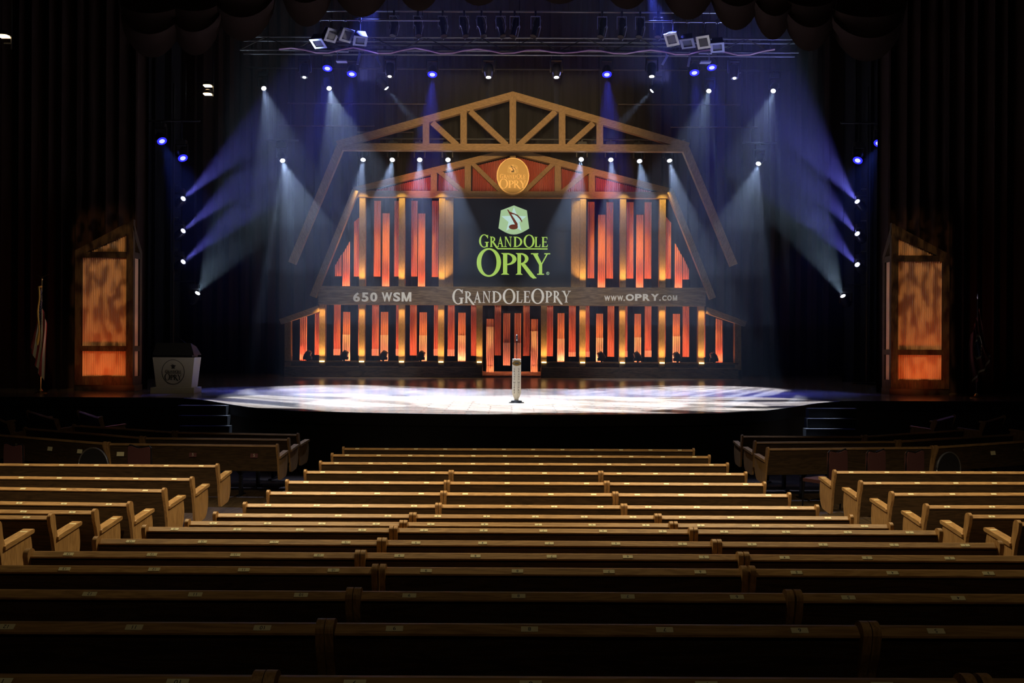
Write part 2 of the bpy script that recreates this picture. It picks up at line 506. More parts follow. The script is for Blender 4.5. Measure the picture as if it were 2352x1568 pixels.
_sans = {}
def sans(ch, bold=.03):
    """filled outline of the built-in sans font as (verts, faces)"""
    k = (ch, bold)
    if k not in _sans:
        cu = bpy.data.curves.new('t', 'FONT')
        cu.body = ch; cu.size = 1.0; cu.offset = bold; cu.resolution_u = 4
        ob = bpy.data.objects.new('t', cu)
        COL.objects.link(ob)
        dg = bpy.context.evaluated_depsgraph_get()
        me = bpy.data.meshes.new_from_object(ob.evaluated_get(dg))
        vs = [tuple(v.co) for v in me.vertices]; fs = [tuple(p.vertices) for p in me.polygons]
        bpy.data.objects.remove(ob); bpy.data.curves.remove(cu); bpy.data.meshes.remove(me)
        _sans[k] = (vs, fs)
    return _sans[k]

def sans_mb(ch, x0, x1, z0, z1, y0, y1, bold=.03, flip=False):
    """one built-in letter fitted to a box in the xz plane, between y0 (front) and y1"""
    vs, fs = sans(ch, bold)
    ax, bx = min(v[0] for v in vs), max(v[0] for v in vs)
    az, bz = min(v[1] for v in vs), max(v[1] for v in vs)
    g = lambda v, y: (x0 + (v[0] - ax) / (bx - ax) * (x1 - x0), y, z0 + (v[1] - az) / (bz - az) * (z1 - z0))
    m = MB()
    m.add([g(v, y0) for v in vs], fs)
    if y1 > y0:
        m.add([g(v, y1) for v in vs], fs)
        cnt = {}
        for f in fs:
            for i in range(len(f)):
                e = (f[i], f[(i + 1) % len(f)])
                cnt[tuple(sorted(e))] = cnt.get(tuple(sorted(e)), 0) + 1
        for (a, b), c in cnt.items():
            if c == 1:
                m.add([g(vs[a], y0), g(vs[b], y0), g(vs[b], y1), g(vs[a], y1)], [(0, 1, 2, 3)])
    return m

def serif_mb(ch, x0, x1, z0, z1, y0, y1):
    """serif letter with its cap box fitted to x0..x1, z0..z1"""
    polys, w = glyph(ch)
    ax, bx, az, bz = gbounds(polys)
    if ch == 'R': bx = .80
    az, bz = (az, bz) if ch in 'OG' else (0.0, 1.0)
    m = MB()
    for q, p in enumerate(polys):
        m.prism([(x0 + (x - ax) / (bx - ax) * (x1 - x0), z0 + (zz - az) / (bz - az) * (z1 - z0)) for x, zz in p], y0 - q * .00015, y1)
    return m

LOGO_LETTERS = [('G', 232, 335, 1055, 915), ('R', 345, 420, 1047, 938), ('A', 424, 494, 1047, 938), ('N', 498, 580, 1047, 938), ('D', 594, 690, 1047, 938),
                ('O', 703, 820, 1055, 915), ('L', 818, 882, 1047, 940), ('E', 892, 960, 1047, 940),
                ('O', 208, 466, 1364, 1060), ('P', 464, 630, 1340, 1112), ('R', 620, 796, 1340, 1112), ('Y', 782, 986, 1340, 1112)]
def note_polys():
    out = [[(527, 652), (540, 652), (640, 800), (640, 826), (618, 822)]]
    out += arc(595, 835, 48, 27, 1, 1, 0, 360, 18)
    a = [(532, 655), (560, 676), (600, 690), (640, 708), (672, 740), (688, 772), (682, 790)]
    b = [(545, 672), (570, 700), (605, 704), (634, 722), (662, 752), (680, 780), (684, 788)]
    for i in range(len(a) - 1):
        out.append([a[i], a[i + 1], b[i + 1], b[i]])
    return out
def star_poly():
    pts = []
    for i in range(10):
        r = 138 if i % 2 == 0 else 60
        t = -PI / 2 + i * PI / 5
        pts.append((600 + r * math.cos(t), 765 + r * math.sin(t)))
    return pts
def shield_poly(g=0):
    p = [(600, 607 - g), (737 + g, 660 - g), (762 + g, 850 + g * .5)]
    for i in range(1, 10):
        t = i / 10
        p.append((762 + g - t * (325 + 2 * g), 850 + g * .5 + 65 * math.sin(PI * t) + g * .5))
    return p + [(437 - g, 850 + g * .5), (462 - g, 660 - g)]

def logo(parent, kx, kz, cx, cz, y, th, mats, names=None):
    """shield, star, note, words; logo units scaled by kx, kz about (600, 1000); y is the face it stands on"""
    X = lambda x: cx + (x - 600) * kx
    Z = lambda q: cz - (q - 1000) * kz
    m_sh, m_st, m_no, m_tx = mats
    if m_sh: MB().prism([(X(a), Z(b)) for a, b in shield_poly()], y - th * .4, y).build('shield', m_sh, parent)
    if m_st: MB().prism([(X(a), Z(b)) for a, b in star_poly()], y - th * .7, y - th * .4 if m_sh else y).build('star', m_st, parent)
    m = MB()
    for q, p in enumerate(note_polys()): m.prism([(X(a), Z(b)) for a, b in p], y - th - q * .0001, y - th * .7)
    m.build('music_note', m_no, parent)
    for ch, a, b, c, d in LOGO_LETTERS:
        serif_mb(ch, X(a), X(b), Z(c), Z(d), y - th, y).build('letter', m_tx, parent)
    MB().prism([(X(430), Z(1072)), (X(958), Z(1072)), (X(958), Z(1060)), (X(415), Z(1060))], y - th, y).build('underline', m_tx, parent)

# ------------------------------------------------------------------ barn facade at Y = 37
YB = 37.0
barn = thing('barn_facade', 'wooden barn front with lit posts and red corrugated strips across the rear stage', 'stage set', (0, YB, STZ))
K = YB / F
def pbox(x0, x1, y0, y1, Yf, depth, m=None):
    c = W((x0 + x1) / 2, (y0 + y1) / 2, Yf)
    w, h = (x1 - x0) * Yf / F / 2, (y1 - y0) * Yf / F / 2
    return (m or MB()).box(c.x - w, c.x + w, Yf, Yf + depth, c.z - h, c.z + h)
def ppoly(pts, Yf, depth, m=None):
    q = [W(x, y, Yf) for x, y in pts]
    return (m or MB()).prism([(p.x, p.z) for p in q], Yf, Yf + depth)
def ptimber(a, b, wpx, Yf, depth, name, parent, ext=0.0):
    """straight timber from px a to px b, wpx wide"""
    A, B = Vector(a), Vector(b)
    d = (B - A).normalized()
    nrm = Vector((-d.y, d.x)) * wpx / 2
    A, B = A - d * ext, B + d * ext
    ang = math.degrees(math.atan2(d.y, d.x))
    ang = (ang + 90) % 180 - 90
    return ppoly([A + nrm, B + nrm, B - nrm, A - nrm], Yf, depth).build(name, barnwood(round(ang / 4) * 4), parent, True)

# lower posts: px ranges, lit by small lamps at foot and head
low_posts = [(733, 747), (824, 838), (915.5, 929.6), (1006, 1020), (1094, 1108), (1242.6, 1256), (1331, 1345), (1422.5, 1436), (1513, 1527.5), (1603.6, 1618)]
AMB = (1.0, .58, .17)
for i, (a, b) in enumerate(low_posts):
    dy = ROLL * ((a + b) / 2 - CX)
    p = pbox(a, b, 700 + dy, 834 + dy, YB, .25).build('post', BW_V, barn, True)
    MB().box(*(lambda c: (c.x - .09, c.x + .09, YB - .09, YB + .0, c.z, c.z + .05))(W((a + b) / 2, 833 + dy, YB))).build('uplight', LENS_U, p, True)
    f = W((a + b) / 2, 828 + dy, YB)
    spot('post_lamp', (f.x, YB - .36, f.z - .02), (f.x, YB + .02, f.z + .9), 90, AMB, 48, .8, .03)
    if i not in (4, 5):
        f = W((a + b) / 2, 704 + dy, YB)
        spot('post_lamp', (f.x, YB - .36, f.z + .02), (f.x, YB + .02, f.z - .8), 55, AMB, 50, .9, .03)
up_posts = [(825, 839), (916, 930), (1008, 1022), (1332, 1346), (1424, 1438), (1514.5, 1529)]
for i, (a, b) in enumerate(up_posts):
    dy = ROLL * ((a + b) / 2 - CX)
    pbox(a, b, 450 + dy, 662 + dy, YB, .25).build('post', BW_V, barn, True)
    f = W((a + b) / 2, 656 + dy, YB)
    spot('post_lamp', (f.x, YB - .42, f.z - .05), (f.x, YB + .02, f.z + 1.3), 150, AMB, 42, .8, .03)
    f = W((a + b) / 2, 446 + dy, YB)
    spot('post_lamp', (f.x, YB - .5, f.z + .5), (f.x, YB, f.z - 1.2), 200, (1.0, .74, .2), 30, .8, .03)
# deep return boards that flank the screen
for a, b in ((1022, 1041), (1312, 1332)):
    dy = ROLL * ((a + b) / 2 - CX)
    pbox(a, b, 450 + dy, 662 + dy, YB + .05, .2).build('return_board', BW_V, barn, True)
# sign beam
cb = W(1176, 680, YB)
signb = pbox(731, 1621, 658.5, 701, YB - .22, .3).build('sign_beam', wood('sign_boards', (.085, .055, .028), (.20, .135, .07), (1, 0, 0), 0, 5, .7, .2), barn, True)
signb.rotation_euler = (0, 0, 0)
ys = YB - .22
def sign_word(letters, font):
    for ch, x0, x1, y0, y1 in letters:
        dy = 0
        a, b = W(x0, y1 - ROLL * (x0 - CX) + dy, ys), W(x1, y0 - ROLL * (x1 - CX) + dy, ys)
        if ch == 'M':
            g_ = lambda u, v: (a.x + (b.x - a.x) * u, a.z + (b.z - a.z) * v)
            m = MB()
            for q, p_ in enumerate(rect(0, 0, .21, 1) + rect(.79, 0, 1, 1) + [[(0, 1), (.26, 1), (.59, 0), (.41, 0)], [(.74, 1), (1, 1), (.59, 0), (.41, 0)]]):
                m.prism([g_(*c_) for c_ in p_], ys - .05 - q * .0004, ys)
        elif font == 'serif':
            m = serif_mb(ch, a.x, b.x, a.z, b.z, ys - .05, ys)
        else:
            m = sans_mb(ch, a.x, b.x, a.z, b.z, ys - .05, ys, font)
        m.build('letter', LETTER_GREY, signb, True)
bpy.context.view_layer.update()
def run(word, x0, x1, gaps, y0, y1, weights):
    out, tot = [], sum(weights) + gaps * (len(word) - 1)
    k = (x1 - x0) / tot; x = x0
    for ch, w in zip(word, weights):
        if ch != ' ': out.append((ch, x, x + w * k, y0, y1))
        x += (w + gaps) * k
    return out
sign_word(run('650', 811.5, 867, .25, 670, 691, [1, 1, 1.05]), .035)
sign_word(run('WS', 877, 919.5, .15, 670, 691, [1.5, 1]), .035)
sign_word([('M', 922.5, 945, 670, 691)], .012)
sign_word(run('WWW', 1388, 1431, .12, 680, 692, [1, 1, 1]), .03)
sign_word([('.', 1432, 1435, 689, 692.5)], .03)
sign_word(run('OPRY', 1437, 1513, .14, 676.5, 692, [1.15, .95, 1, 1.1]), .04)
sign_word([('.', 1514, 1517.5, 689, 692.5)], .03)
sign_word(run('CO', 1521, 1542.5, .22, 680, 692, [1, 1.05]), .03)
sign_word([('M', 1545, 1555, 680, 692)], .01)
sign_word([('G', 1039, 1065, 663, 698), ('R', 1067, 1086, 668.5, 695), ('A', 1088, 1106, 668.5, 695), ('N', 1108, 1127, 668.5, 695), ('D', 1130, 1152, 668.5, 695),
           ('O', 1154.5, 1184, 663, 698), ('L', 1185, 1200, 668.5, 695), ('E', 1202, 1218, 668.5, 695), ('O', 1220, 1250, 663, 698), ('P', 1252, 1268, 668.5, 695),
           ('R', 1270, 1288, 668.5, 695), ('Y', 1290, 1311, 668.5, 695)], 'serif')

# inner gable
def pair(fn):  # left in photograph, and its mirror about the barn's axis
    for s in (0, 1):
        fn((lambda x, y: (x, y)) if s == 0 else (lambda x, y: (2356 - x, y + 2 * ROLL * (1178 - x))))
def inner(M):
    ptimber(M(812, 437), M(1178, 346), 14, YB - .02, .26, 'rafter', barn)
    ptimber(M(816, 436), M(718, 681), 14.5, YB - .3, .26, 'gambrel_leg', barn)
    for x, yt in ((996.5, 398), (1074.5, 376)):
        ptimber(M(x, yt), M(x, 440), 14.5, YB, .22, 'strut', barn)
    ptimber(M(1076, 366), M(1153, 441), 10, YB + .01, .2, 'brace', barn)
    ptimber(M(1002, 388), M(1068, 442), 10, YB + .01, .2, 'brace', barn)
    # lean-to roof and its post
    ppoly([M(641, 733), M(731, 701), M(734, 715), M(645, 744.5)], YB - .1, .3).build('lean_to_beam', barnwood(-20), barn, True)
    q = [M(653.5, 738), M(668, 738), M(668, 845), M(653.5, 845)]
    ppoly(q, YB, .25).build('post', BW_V, barn, True)
pair(inner)
ptimber((1178, 350), (1178, 440), 14, YB, .22, 'strut', barn)
ptimber((818, 444.5), (1540, 448), 14.5, YB - .03, .27, 'tie_beam', barn)
# corrugated gable panels
def rafter_z(x):
    px = x / K + 1176
    y = 346 + 7 + abs(px - 1178) * (437 - 346) / 366 + 3
    return CZ - (y - CY) * K
zb = CZ - (441 - CY) * K
for a, b in ((860, 989), (1003, 1067), (1082, 1171), (1185, 1274), (1288.5, 1352), (1367, 1498)):
    x0, x1 = (a - 1176) * K, (b - 1176) * K
    MB().corr(x0, x1, zb, lambda x: max(zb + .02, rafter_z(x)), YB + .29, .055, (b - a) / 5.0, .01, 6).build('gable_sheet', GABLESHEET, barn)
for o in list(barn.children):
    if o.name.startswith('gable_sheet'):
        o.location = (0, -YB, -STZ)
# corrugated strips of the wall
def strip(x0, x1, yt0, yt1, yb, Y, pale=None, dark=None):
    a, b = W(x0, yb, Y), W(x1, yb, Y)
    dy = ROLL * ((x0 + x1) / 2 - CX)
    k = Y / F
    zt0, zt1 = CZ - (yt0 - dy - CY) * k, CZ - (yt1 - dy - CY) * k
    zb_ = CZ - (yb - dy - CY) * k
    m = MB().corr(a.x, b.x, zb_, lambda x: zt0 + (zt1 - zt0) * (x - a.x) / (b.x - a.x), Y, .022, 4, .01, 8)
    o = m.build('corrugated_strip', REDLIT_SHEET, barn, True)
    if pale:
        zp = CZ - (pale - dy - CY) * k
        MB().corr(a.x - .004, b.x + .004, zb_ - .01, zp, Y - .035, .022, 4, .01, 8).build('front_sheet', PALESHEET, o, True)
    if dark:
        zp = CZ - (dark - dy - CY) * k
        MB().corr(a.x - .008, b.x + .008, zb_ - .02, zp, Y - .06, .022, 4, .01, 8).build('foot_sheet', TANSHEET, o, True)
YF_, YR_ = YB + .55, YB + .95
for d in [(768.4, 784, 612, 584, 634, YF_), (786, 803, 584, 553.6, 658, YF_), (812, 828, 510, 496, 635, YR_), (858, 874, 461, 461, 635, YR_), (877.5, 894, 489.5, 489.5, 659, YF_),
          (905, 920, 461, 461, 635, YR_), (944, 958.5, 461, 461, 635, YR_), (960, 976, 490, 490, 659, YF_), (991.6, 1007, 461, 461, 636, YR_),
          (1349, 1365, 463.5, 463.5, 639, YR_), (1373, 1390, 493, 493, 661, YF_), (1392, 1408, 464, 464, 639.5, YR_), (1439, 1455, 464, 464, 639.5, YR_), (1461, 1477.5, 493, 493, 661, YF_),
          (1480, 1496, 464, 464, 640, YR_), (1526, 1541.6, 494, 512, 640, YR_), (1550, 1567, 558, 589, 662, YF_), (1568.5, 1583, 589, 620, 641.6, YF_),
          # lower storey
          (688, 704.6, 730, 727, 831, YF_), (722, 736, 716, 713, 815, YR_), (766, 782, 698, 698, 815, YR_, 801), (787, 803.6, 716, 716, 831, YF_, 768), (822, 836, 698, 698, 816, YR_),
          (854, 870, 698, 698, 816, YR_, 801), (874, 891, 716, 716, 831, YF_, 769), (909, 925, 699, 699, 816, YR_, 801), (941, 957, 699, 699, 816, YR_), (963, 980, 717, 717, 831, YF_, 770),
          (996, 1011, 699, 699, 816, YR_, 801), (1028, 1044, 700, 700, 817, YR_, 802), (1052, 1069, 718, 718, 832, YF_, 770), (1081.6, 1097, 700, 700, 817, YR_),
          (1117, 1133.7, 732, 732, 853, YF_, 750, 840), (1135.7, 1150.5, 700, 700, 816, YR_), (1155.6, 1171.4, 719, 719, 838.5, YF_, 787), (1181, 1196.4, 719, 719, 838.5, YF_, 787),
          (1201, 1216, 701, 701, 817, YR_), (1219, 1235, 732.6, 732.6, 853, YF_, 760, 840), (1254, 1270, 701, 701, 818, YR_), (1280, 1296, 719, 719, 833, YF_, 777.5),
          (1306, 1322, 702, 702, 818, YR_, 808), (1340, 1354, 702, 702, 819, YR_, 807), (1369, 1384.7, 720, 720, 834, YF_, 775.5), (1395, 1410.7, 702, 702, 819, YR_),
          (1427, 1441, 702, 702, 819, YR_, 806), (1457, 1472, 720.6, 720.6, 834, YF_, 774.5), (1480.6, 1496, 703, 703, 819, YR_, 805), (1514, 1529, 703, 703, 819, YR_),
          (1545, 1561.5, 720.6, 720.6, 834, YF_, 772), (1567.6, 1583, 703, 703, 819.6, YR_), (1607, 1620.5, 715, 718, 820, YR_), (1643.6, 1660, 731, 736, 835, YF_)]:
    strip(*d)
# base wall with panels, pilasters and ledge
def base_side(x0, x1, posts):
    dy = ROLL * ((x0 + x1) / 2 - CX)
    pbox(x0, x1, 844.5 + dy, 866.5 + dy, YB - .12, .5).build('plinth', BW_DARK, barn, True)
    pbox(x0, x1, 831 + dy, 834 + dy, YB - .02, 1.3).build('ledge', BW_DARK, barn, True)
    xs = sorted([x0] + [v for p in posts for v in p] + [x1])
    for a, b in zip(xs[0::2], xs[1::2]):
        if b - a > 4:
            d2 = ROLL * ((a + b) / 2 - CX)
            pbox(a, b, 833 + d2, 845 + d2, YB + .04, .1).build('base_panel', BW_DARK, barn, True)
            pbox(a + .5, b - .5, 843 + d2, 844.6 + d2, YB - .10, .14).build('panel_sill', BW_H, barn, True)
    for a, b in posts:
        d2 = ROLL * ((a + b) / 2 - CX)
        pbox(a, b, 833 + d2, 845 + d2, YB - .05, .2).build('pilaster', BW_DARK, barn, True)
base_side(652.5, 1108, low_posts[:5])
base_side(1242.6, 1696, low_posts[5:])
pbox(1108, 1242.6, 853, 867, YB + .5, .6).build('threshold', BW_DARK, barn, True)
for p in barn.children_recursive:
    pass
# battens
zl = W(1176, 829.5, YB).z
for x0, x1 in ((-8.6, -1.2), (1.2, 8.6)):
    area('red_batten', ((x0 + x1) / 2, YB + .38, zl - .02), ((x0 + x1) / 2, YB + .80, zl + 1.3), 130, RED, x1 - x0, .06, 150)
area('red_batten', (0, YB + .2, STZ + .06), (0, YB + .62, STZ + 1.2), 22, RED, 2.2, .06, 150)
zu = W(1176, 663, YB).z
for x0, x1 in ((-6.9, -2.8), (2.8, 6.9)):
    area('red_batten', ((x0 + x1) / 2, YB + .38, zu - .02), ((x0 + x1) / 2, YB + .80, zu + 1.4), 45, RED, x1 - x0, .06, 150)
for sx in (-1, 1):
    spot('gable_lamp', (sx * 4.1, YB - 1.1, zb - .3), (sx * 3.2, YB + .26, zb + .7), 110, RED, 42, .9, .05)

# screen between the posts
scr = thing('projection_screen', 'dark projection screen glowing with a green logo above the sign beam', 'screen', tuple(W(1176.5, 555, YB + .3)))
EM_G = emis('screen_green', (.36, .56, .10), 1.0)
EM_GL = emis('screen_pale_green', (.42, .62, .34), .85)
EM_ST = emis('screen_ice', (.50, .72, .66), .95)
EM_NO = emis('screen_brown', (.12, .03, .015), 1.0)
SCRM = mat('screen_black', (.010, .010, .012), .7, emit=(.35, .40, .6), estr=.012)
c0 = scr.location.copy()
pbox(1036, 1318, 452, 662, YB + .3, .06).build('screen_panel', SCRM, scr, True)
kk = (YB + .3) / F / 4.611
lc = W(1050 + 600 / 4.611, 340 + 1000 / 4.611, YB + .3)
logo(scr, kk, kk, lc.x - c0.x, lc.z - c0.z, -.002, .02, (EM_GL, EM_ST, EM_NO, EM_G))
rm = W(1050 + 960 / 4.611, 340 + 1326 / 4.611, YB + .3)
m = MB()
for p in arc(rm.x - c0.x, rm.z - c0.z, .062, .062, .048, .048, 0, 360, 16): m.prism(p, -.015, -.002)
m.build('mark_ring', EM_GL, scr)
sans_mb('R', rm.x - c0.x - .025, rm.x - c0.x + .03, rm.z - c0.z - .035, rm.z - c0.z + .035, -.015, -.002, .0).build('mark_letter', EM_GL, scr)

# oval plaque
mc = W(1178, 404.5, YB - .32)
med = thing('oval_plaque', 'gold oval plaque with raised letters hung on the gable', 'plaque', tuple(mc))
def oval(rx, rz, y0, y1, n=48): return MB().prism([(rx * math.cos(2 * PI * i / n), rz * math.sin(2 * PI * i / n)) for i in range(n)], y0, y1)
kq = (YB - .32) / F
oval(37.5 * kq, 42 * kq, 0, .28).build('disc', GOLD, med)
m = MB()
for p in arc(0, 0, 37.5 * kq, 42 * kq, 35 * kq, 39.5 * kq, 0, 360, 48): m.prism(p, -.05, 0)
m.build('rim', GOLD_HI, med)
logo(med, kq * .0806, kq * .0752, 0.0, -.03, 0, .05, (mat('gold_mid', (.55, .35, .12), .4, .3), GOLD_HI, mat('bronze_note', (.12, .07, .02), .5), GOLD_HI))
# ------------------------------------------------------------------ outer gable frame, hung nearer at Y = 33
YO = 33.0
outer = thing('roof_truss_frame', 'larger wooden gable frame hanging in front of and above the barn', 'stage set', (0, YO, W(1178, 340, YO).z))
def outr(M):
    ptimber(M(776, 331), M(1178, 218), 16, YO, .24, 'rafter', outer, 2)
    ptimber(M(781, 336), M(669.5, 604), 17, YO - .01, .24, 'gambrel_leg', outer)
    for x, yt in ((978.3, 280), (1064.8, 256)):
        ptimber(M(x, yt), M(x, 333), 15, YO + .01, .2, 'strut', outer)
    ptimber(M(993, 281), M(1050, 333), 13, YO + .02, .18, 'brace', outer)
    ptimber(M(1080, 255), M(1164, 333), 13, YO + .02, .18, 'brace', outer)
pair(outr)
ptimber((1178, 222), (1178, 333), 15, YO - .005, .22, 'king_post', outer)
ptimber((784, 336.4), (1572, 340), 16, YO + .005, .24, 'tie_beam', outer)
ppoly([(1168, 214), (1178, 209.5), (1188, 214), (1184, 234), (1172, 234)], YO - .006, .23).build('apex_block', BW_V, outer, True)
for x in (980, 1376):
    a = W(x, 275, YO)
    MB().tube([(a.x, YO + .1, a.z), (a.x, YO + .1, 17.99)], .012, 5).build('hanging_cable', BLACKM, outer, True)

# ------------------------------------------------------------------ moving heads
def yup(d):  # rotation taking +Z to d
    return Vector((0, 0, 1)).rotation_difference(Vector(d))
me_base = MB().box(-.16, .16, -.11, .11, .33, .47).box(-.03, .03, -.03, .03, .47, .54).mesh('light_base', HEADM)
mb = MB()
for s in (-1, 1): mb.box(s * .185 - .02, s * .185 + .02, -.05, .05, -.06, .33)
mb.box(-.2, .2, -.06, .06, .29, .34)
me_yoke = mb.mesh('yoke', HEADM)
me_head = MB().lathe([(.07, -.22), (.13, -.17), (.15, -.05), (.14, .10), (.115, .20), (.115, .245), (.10, .245), (.095, .235)], 14).mesh('light_head', HEADM, True)
_l = {}
def lens_mesh(m, r):
    k = (m.name, r)
    if k not in _l: _l[k] = MB().lathe([(r, .236), (r, .248), (r * .7, .256)], 14).mesh('lens', m)
    return _l[k]
me_par = MB().lathe([(.10, -.16), (.13, -.12), (.15, .0), (.15, .16), (.135, .16), (.13, .15)], 14).mesh('light_head', HEADM, True)
def par_lens(m): 
    k = (m.name, 'par')
    if k not in _l: _l[k] = MB().lathe([(.13, .145), (.13, .155), (.08, .165)], 14).mesh('lens', m)
    return _l[k]

me_ring = MB().lathe([(.125, .150), (.155, .150), (.155, .163), (.128, .163)], 16).mesh('lens_ring', RING_B)

def head_light(px, py, Y, target, label, group, lens, color, energy, half, blend=.2, par=False, gob=None, radius=.05, lr=.076, name=None):
    L = W(px, py, Y)
    d = (Vector(target) - L).normalized()
    c = L - d * (.155 if par else .245)
    t = thing(name or ('wash_light' if par else 'moving_head_light'), label, 'stage light', tuple(c), 0, group)
    put('light_base', me_base, t)
    put('yoke', me_yoke, t)
    h = put('light_head', me_par if par else me_head, t, rot=yup(d))
    put('lens', par_lens(lens) if par else lens_mesh(lens, lr), h)
    if par: put('lens_ring', me_ring, h)
    if energy:
        s = spot('beam', L + d * .03, L + d * 5, energy, color, half, blend, radius)
        if gob: gobo(s.data, **gob)
    return t, c
WHT = (.60, .74, 1.0)
BLU = (.06, .08, 1.0)
VIO = (.22, .20, 1.0)
pipes = []
def hang(name, label, cs, drop=None):
    """pipe carrying the lights whose centres are cs, with cables to the ceiling"""
    zs = max(c.z for c in cs) + .56
    Y = sum(c.y for c in cs) / len(cs)
    x0, x1 = min(c.x for c in cs) - .6, max(c.x for c in cs) + .6
    p = thing('lighting_pipe', label, 'pipe', ((x0 + x1) / 2, Y, zs))
    MB().tube([(x0, Y, zs), (x1, Y, zs)], .035, 8).build('pipe', BLACK, p, True)
    for c in cs:
        m = MB().tube([(c.x, c.y, c.z + .50), (c.x, Y, zs + .02)], .022, 6)
        m.build('hanger', BLACKM, p, True)
    n = max(2, int((x1 - x0) / 4))
    for i in range(n):
        x = x0 + (x1 - x0) * (i + .5) / n
        MB().tube([(x, Y, zs), (x, Y, 17.99)], .010, 4).build('cable', BLACKM, p, True)
    return p

side = lambda x: 'left' if x < 1178 else 'right'
# row of eight under the outer tie beam
row8 = [(834, 367, 765, 890, 11, 1), (901, 367, 800, 896, 12, 1), (964, 367, 958, 900, 11, 1), (1029, 367, 1095, 902, 11, 1.1),
        (1335, 366, 1250, 902, 11, 1.1), (1403, 367, 1440, 900, 11, 1), (1469, 370, 1550, 897, 12, 1), (1538, 369, 1655, 892, 12, 1.2)]
cs = []
for i, (x, y, tx, ty, hf, e) in enumerate(row8):
    t, c = head_light(x, y, 33.7, stage_pt(tx, ty), 'white moving head light under the big gable beam, %s from the left in that row' % ORD[i], 'row of white lights under the gable beam', LENS_W, WHT, 15000 * e, hf, .25)
    cs.append(c)
hang('p', 'pipe under the big gable beam carrying the row of eight white lights', cs)
# higher row behind the outer gable
GS = lambda sc, rot=0.0, thr=.5, soft=.5, low=.12: dict(mode='stripes', scale=sc, rot=rot, thr=thr, soft=soft, low=low)
rowh = [(606, 203, 785, 907, 12, 1.0, GS(22, .2, .45, .4, .2)), (756, 203, 940, 908, 13, 1.0, None), (888, 203, 1450, 900, 7, .35, None),
        (1497, 209, 1100, 895, 7, .3, None), (1628, 209, 1435, 908, 13, 1.0, GS(85, 0, .55, .18, .06)), (1776, 209, 1565, 907, 13, 1.1, GS(85, 0, .55, .18, .06))]
cs = []
for i, (x, y, tx, ty, hf, e, g) in enumerate(rowh):
    t, c = head_light(x, y, 34.6, stage_pt(tx, ty) if x not in (888, 1497) else W(1140 if x == 888 else 1215, 500, 35.1), 'white moving head light on the high pipe behind the gable peak, %s from the left' % ORD[i], 'white lights on the high pipe', LENS_W, WHT, 13000 * e, hf, .25, gob=g)
    cs.append(c)
hang('p', 'high pipe behind the gable peak carrying six white moving heads', cs)
# two outlying whites
cs = []
for x, y, tx, ty, g in ((649, 369, 790, 895, GS(26, 0, .45, .4, .2)), (1742, 376, 1590, 895, GS(95, 0, .55, .18, .06))):
    t, c = head_light(x, y, 33.4, stage_pt(tx, ty), 'lone white moving head light beside the %s gable leg' % side(x), 'lone white lights beside the gable legs', LENS_W, WHT, 17000, 17, .25, gob=g)
    hang('p', 'short pipe holding the lone white light beside the %s gable leg' % side(x), [c])
# narrow straight-down beams
cs = []
for i, (x, y, e) in enumerate(((699, 178, .7), (895, 176, .8), (1122, 178, 1.2), (1278, 178, 1.2), (1497, 176, .9), (1687, 180, .7))):
    L = W(x, y, 30)
    t, c = head_light(x, y, 30, (L.x * .98, 28.2, STZ), 'moving head light sending a thin beam straight down, %s from the left' % ORD[i], 'thin beam lights above the gable', LENS_W, WHT, 1100 * e, 4.5, .3, lr=.05 if i in (0, 1, 5) else .07)
    cs.append(c)
hang('p', 'pipe above the gable peak carrying the thin beam lights', cs)
# blue washes overhead
cs = []
for i, (x, y, e) in enumerate(((752, 157, 1), (808, 170, 1), (993, 171, 1.8), (1394, 171, 1.8), (1595, 167, 1), (1635, 155, 1))):
    L = W(x, y, 31)
    t, c = head_light(x, y, 31, (L.x, 26.5, STZ), 'blue wash light above the gable, %s from the left' % ORD[i], 'blue wash lights above the gable', LENS_B, BLU, 6500 * e, 11, .5, par=True, radius=.1)
    cs.append(c)
hang('p', 'pipe above the gable carrying six blue wash lights', cs)

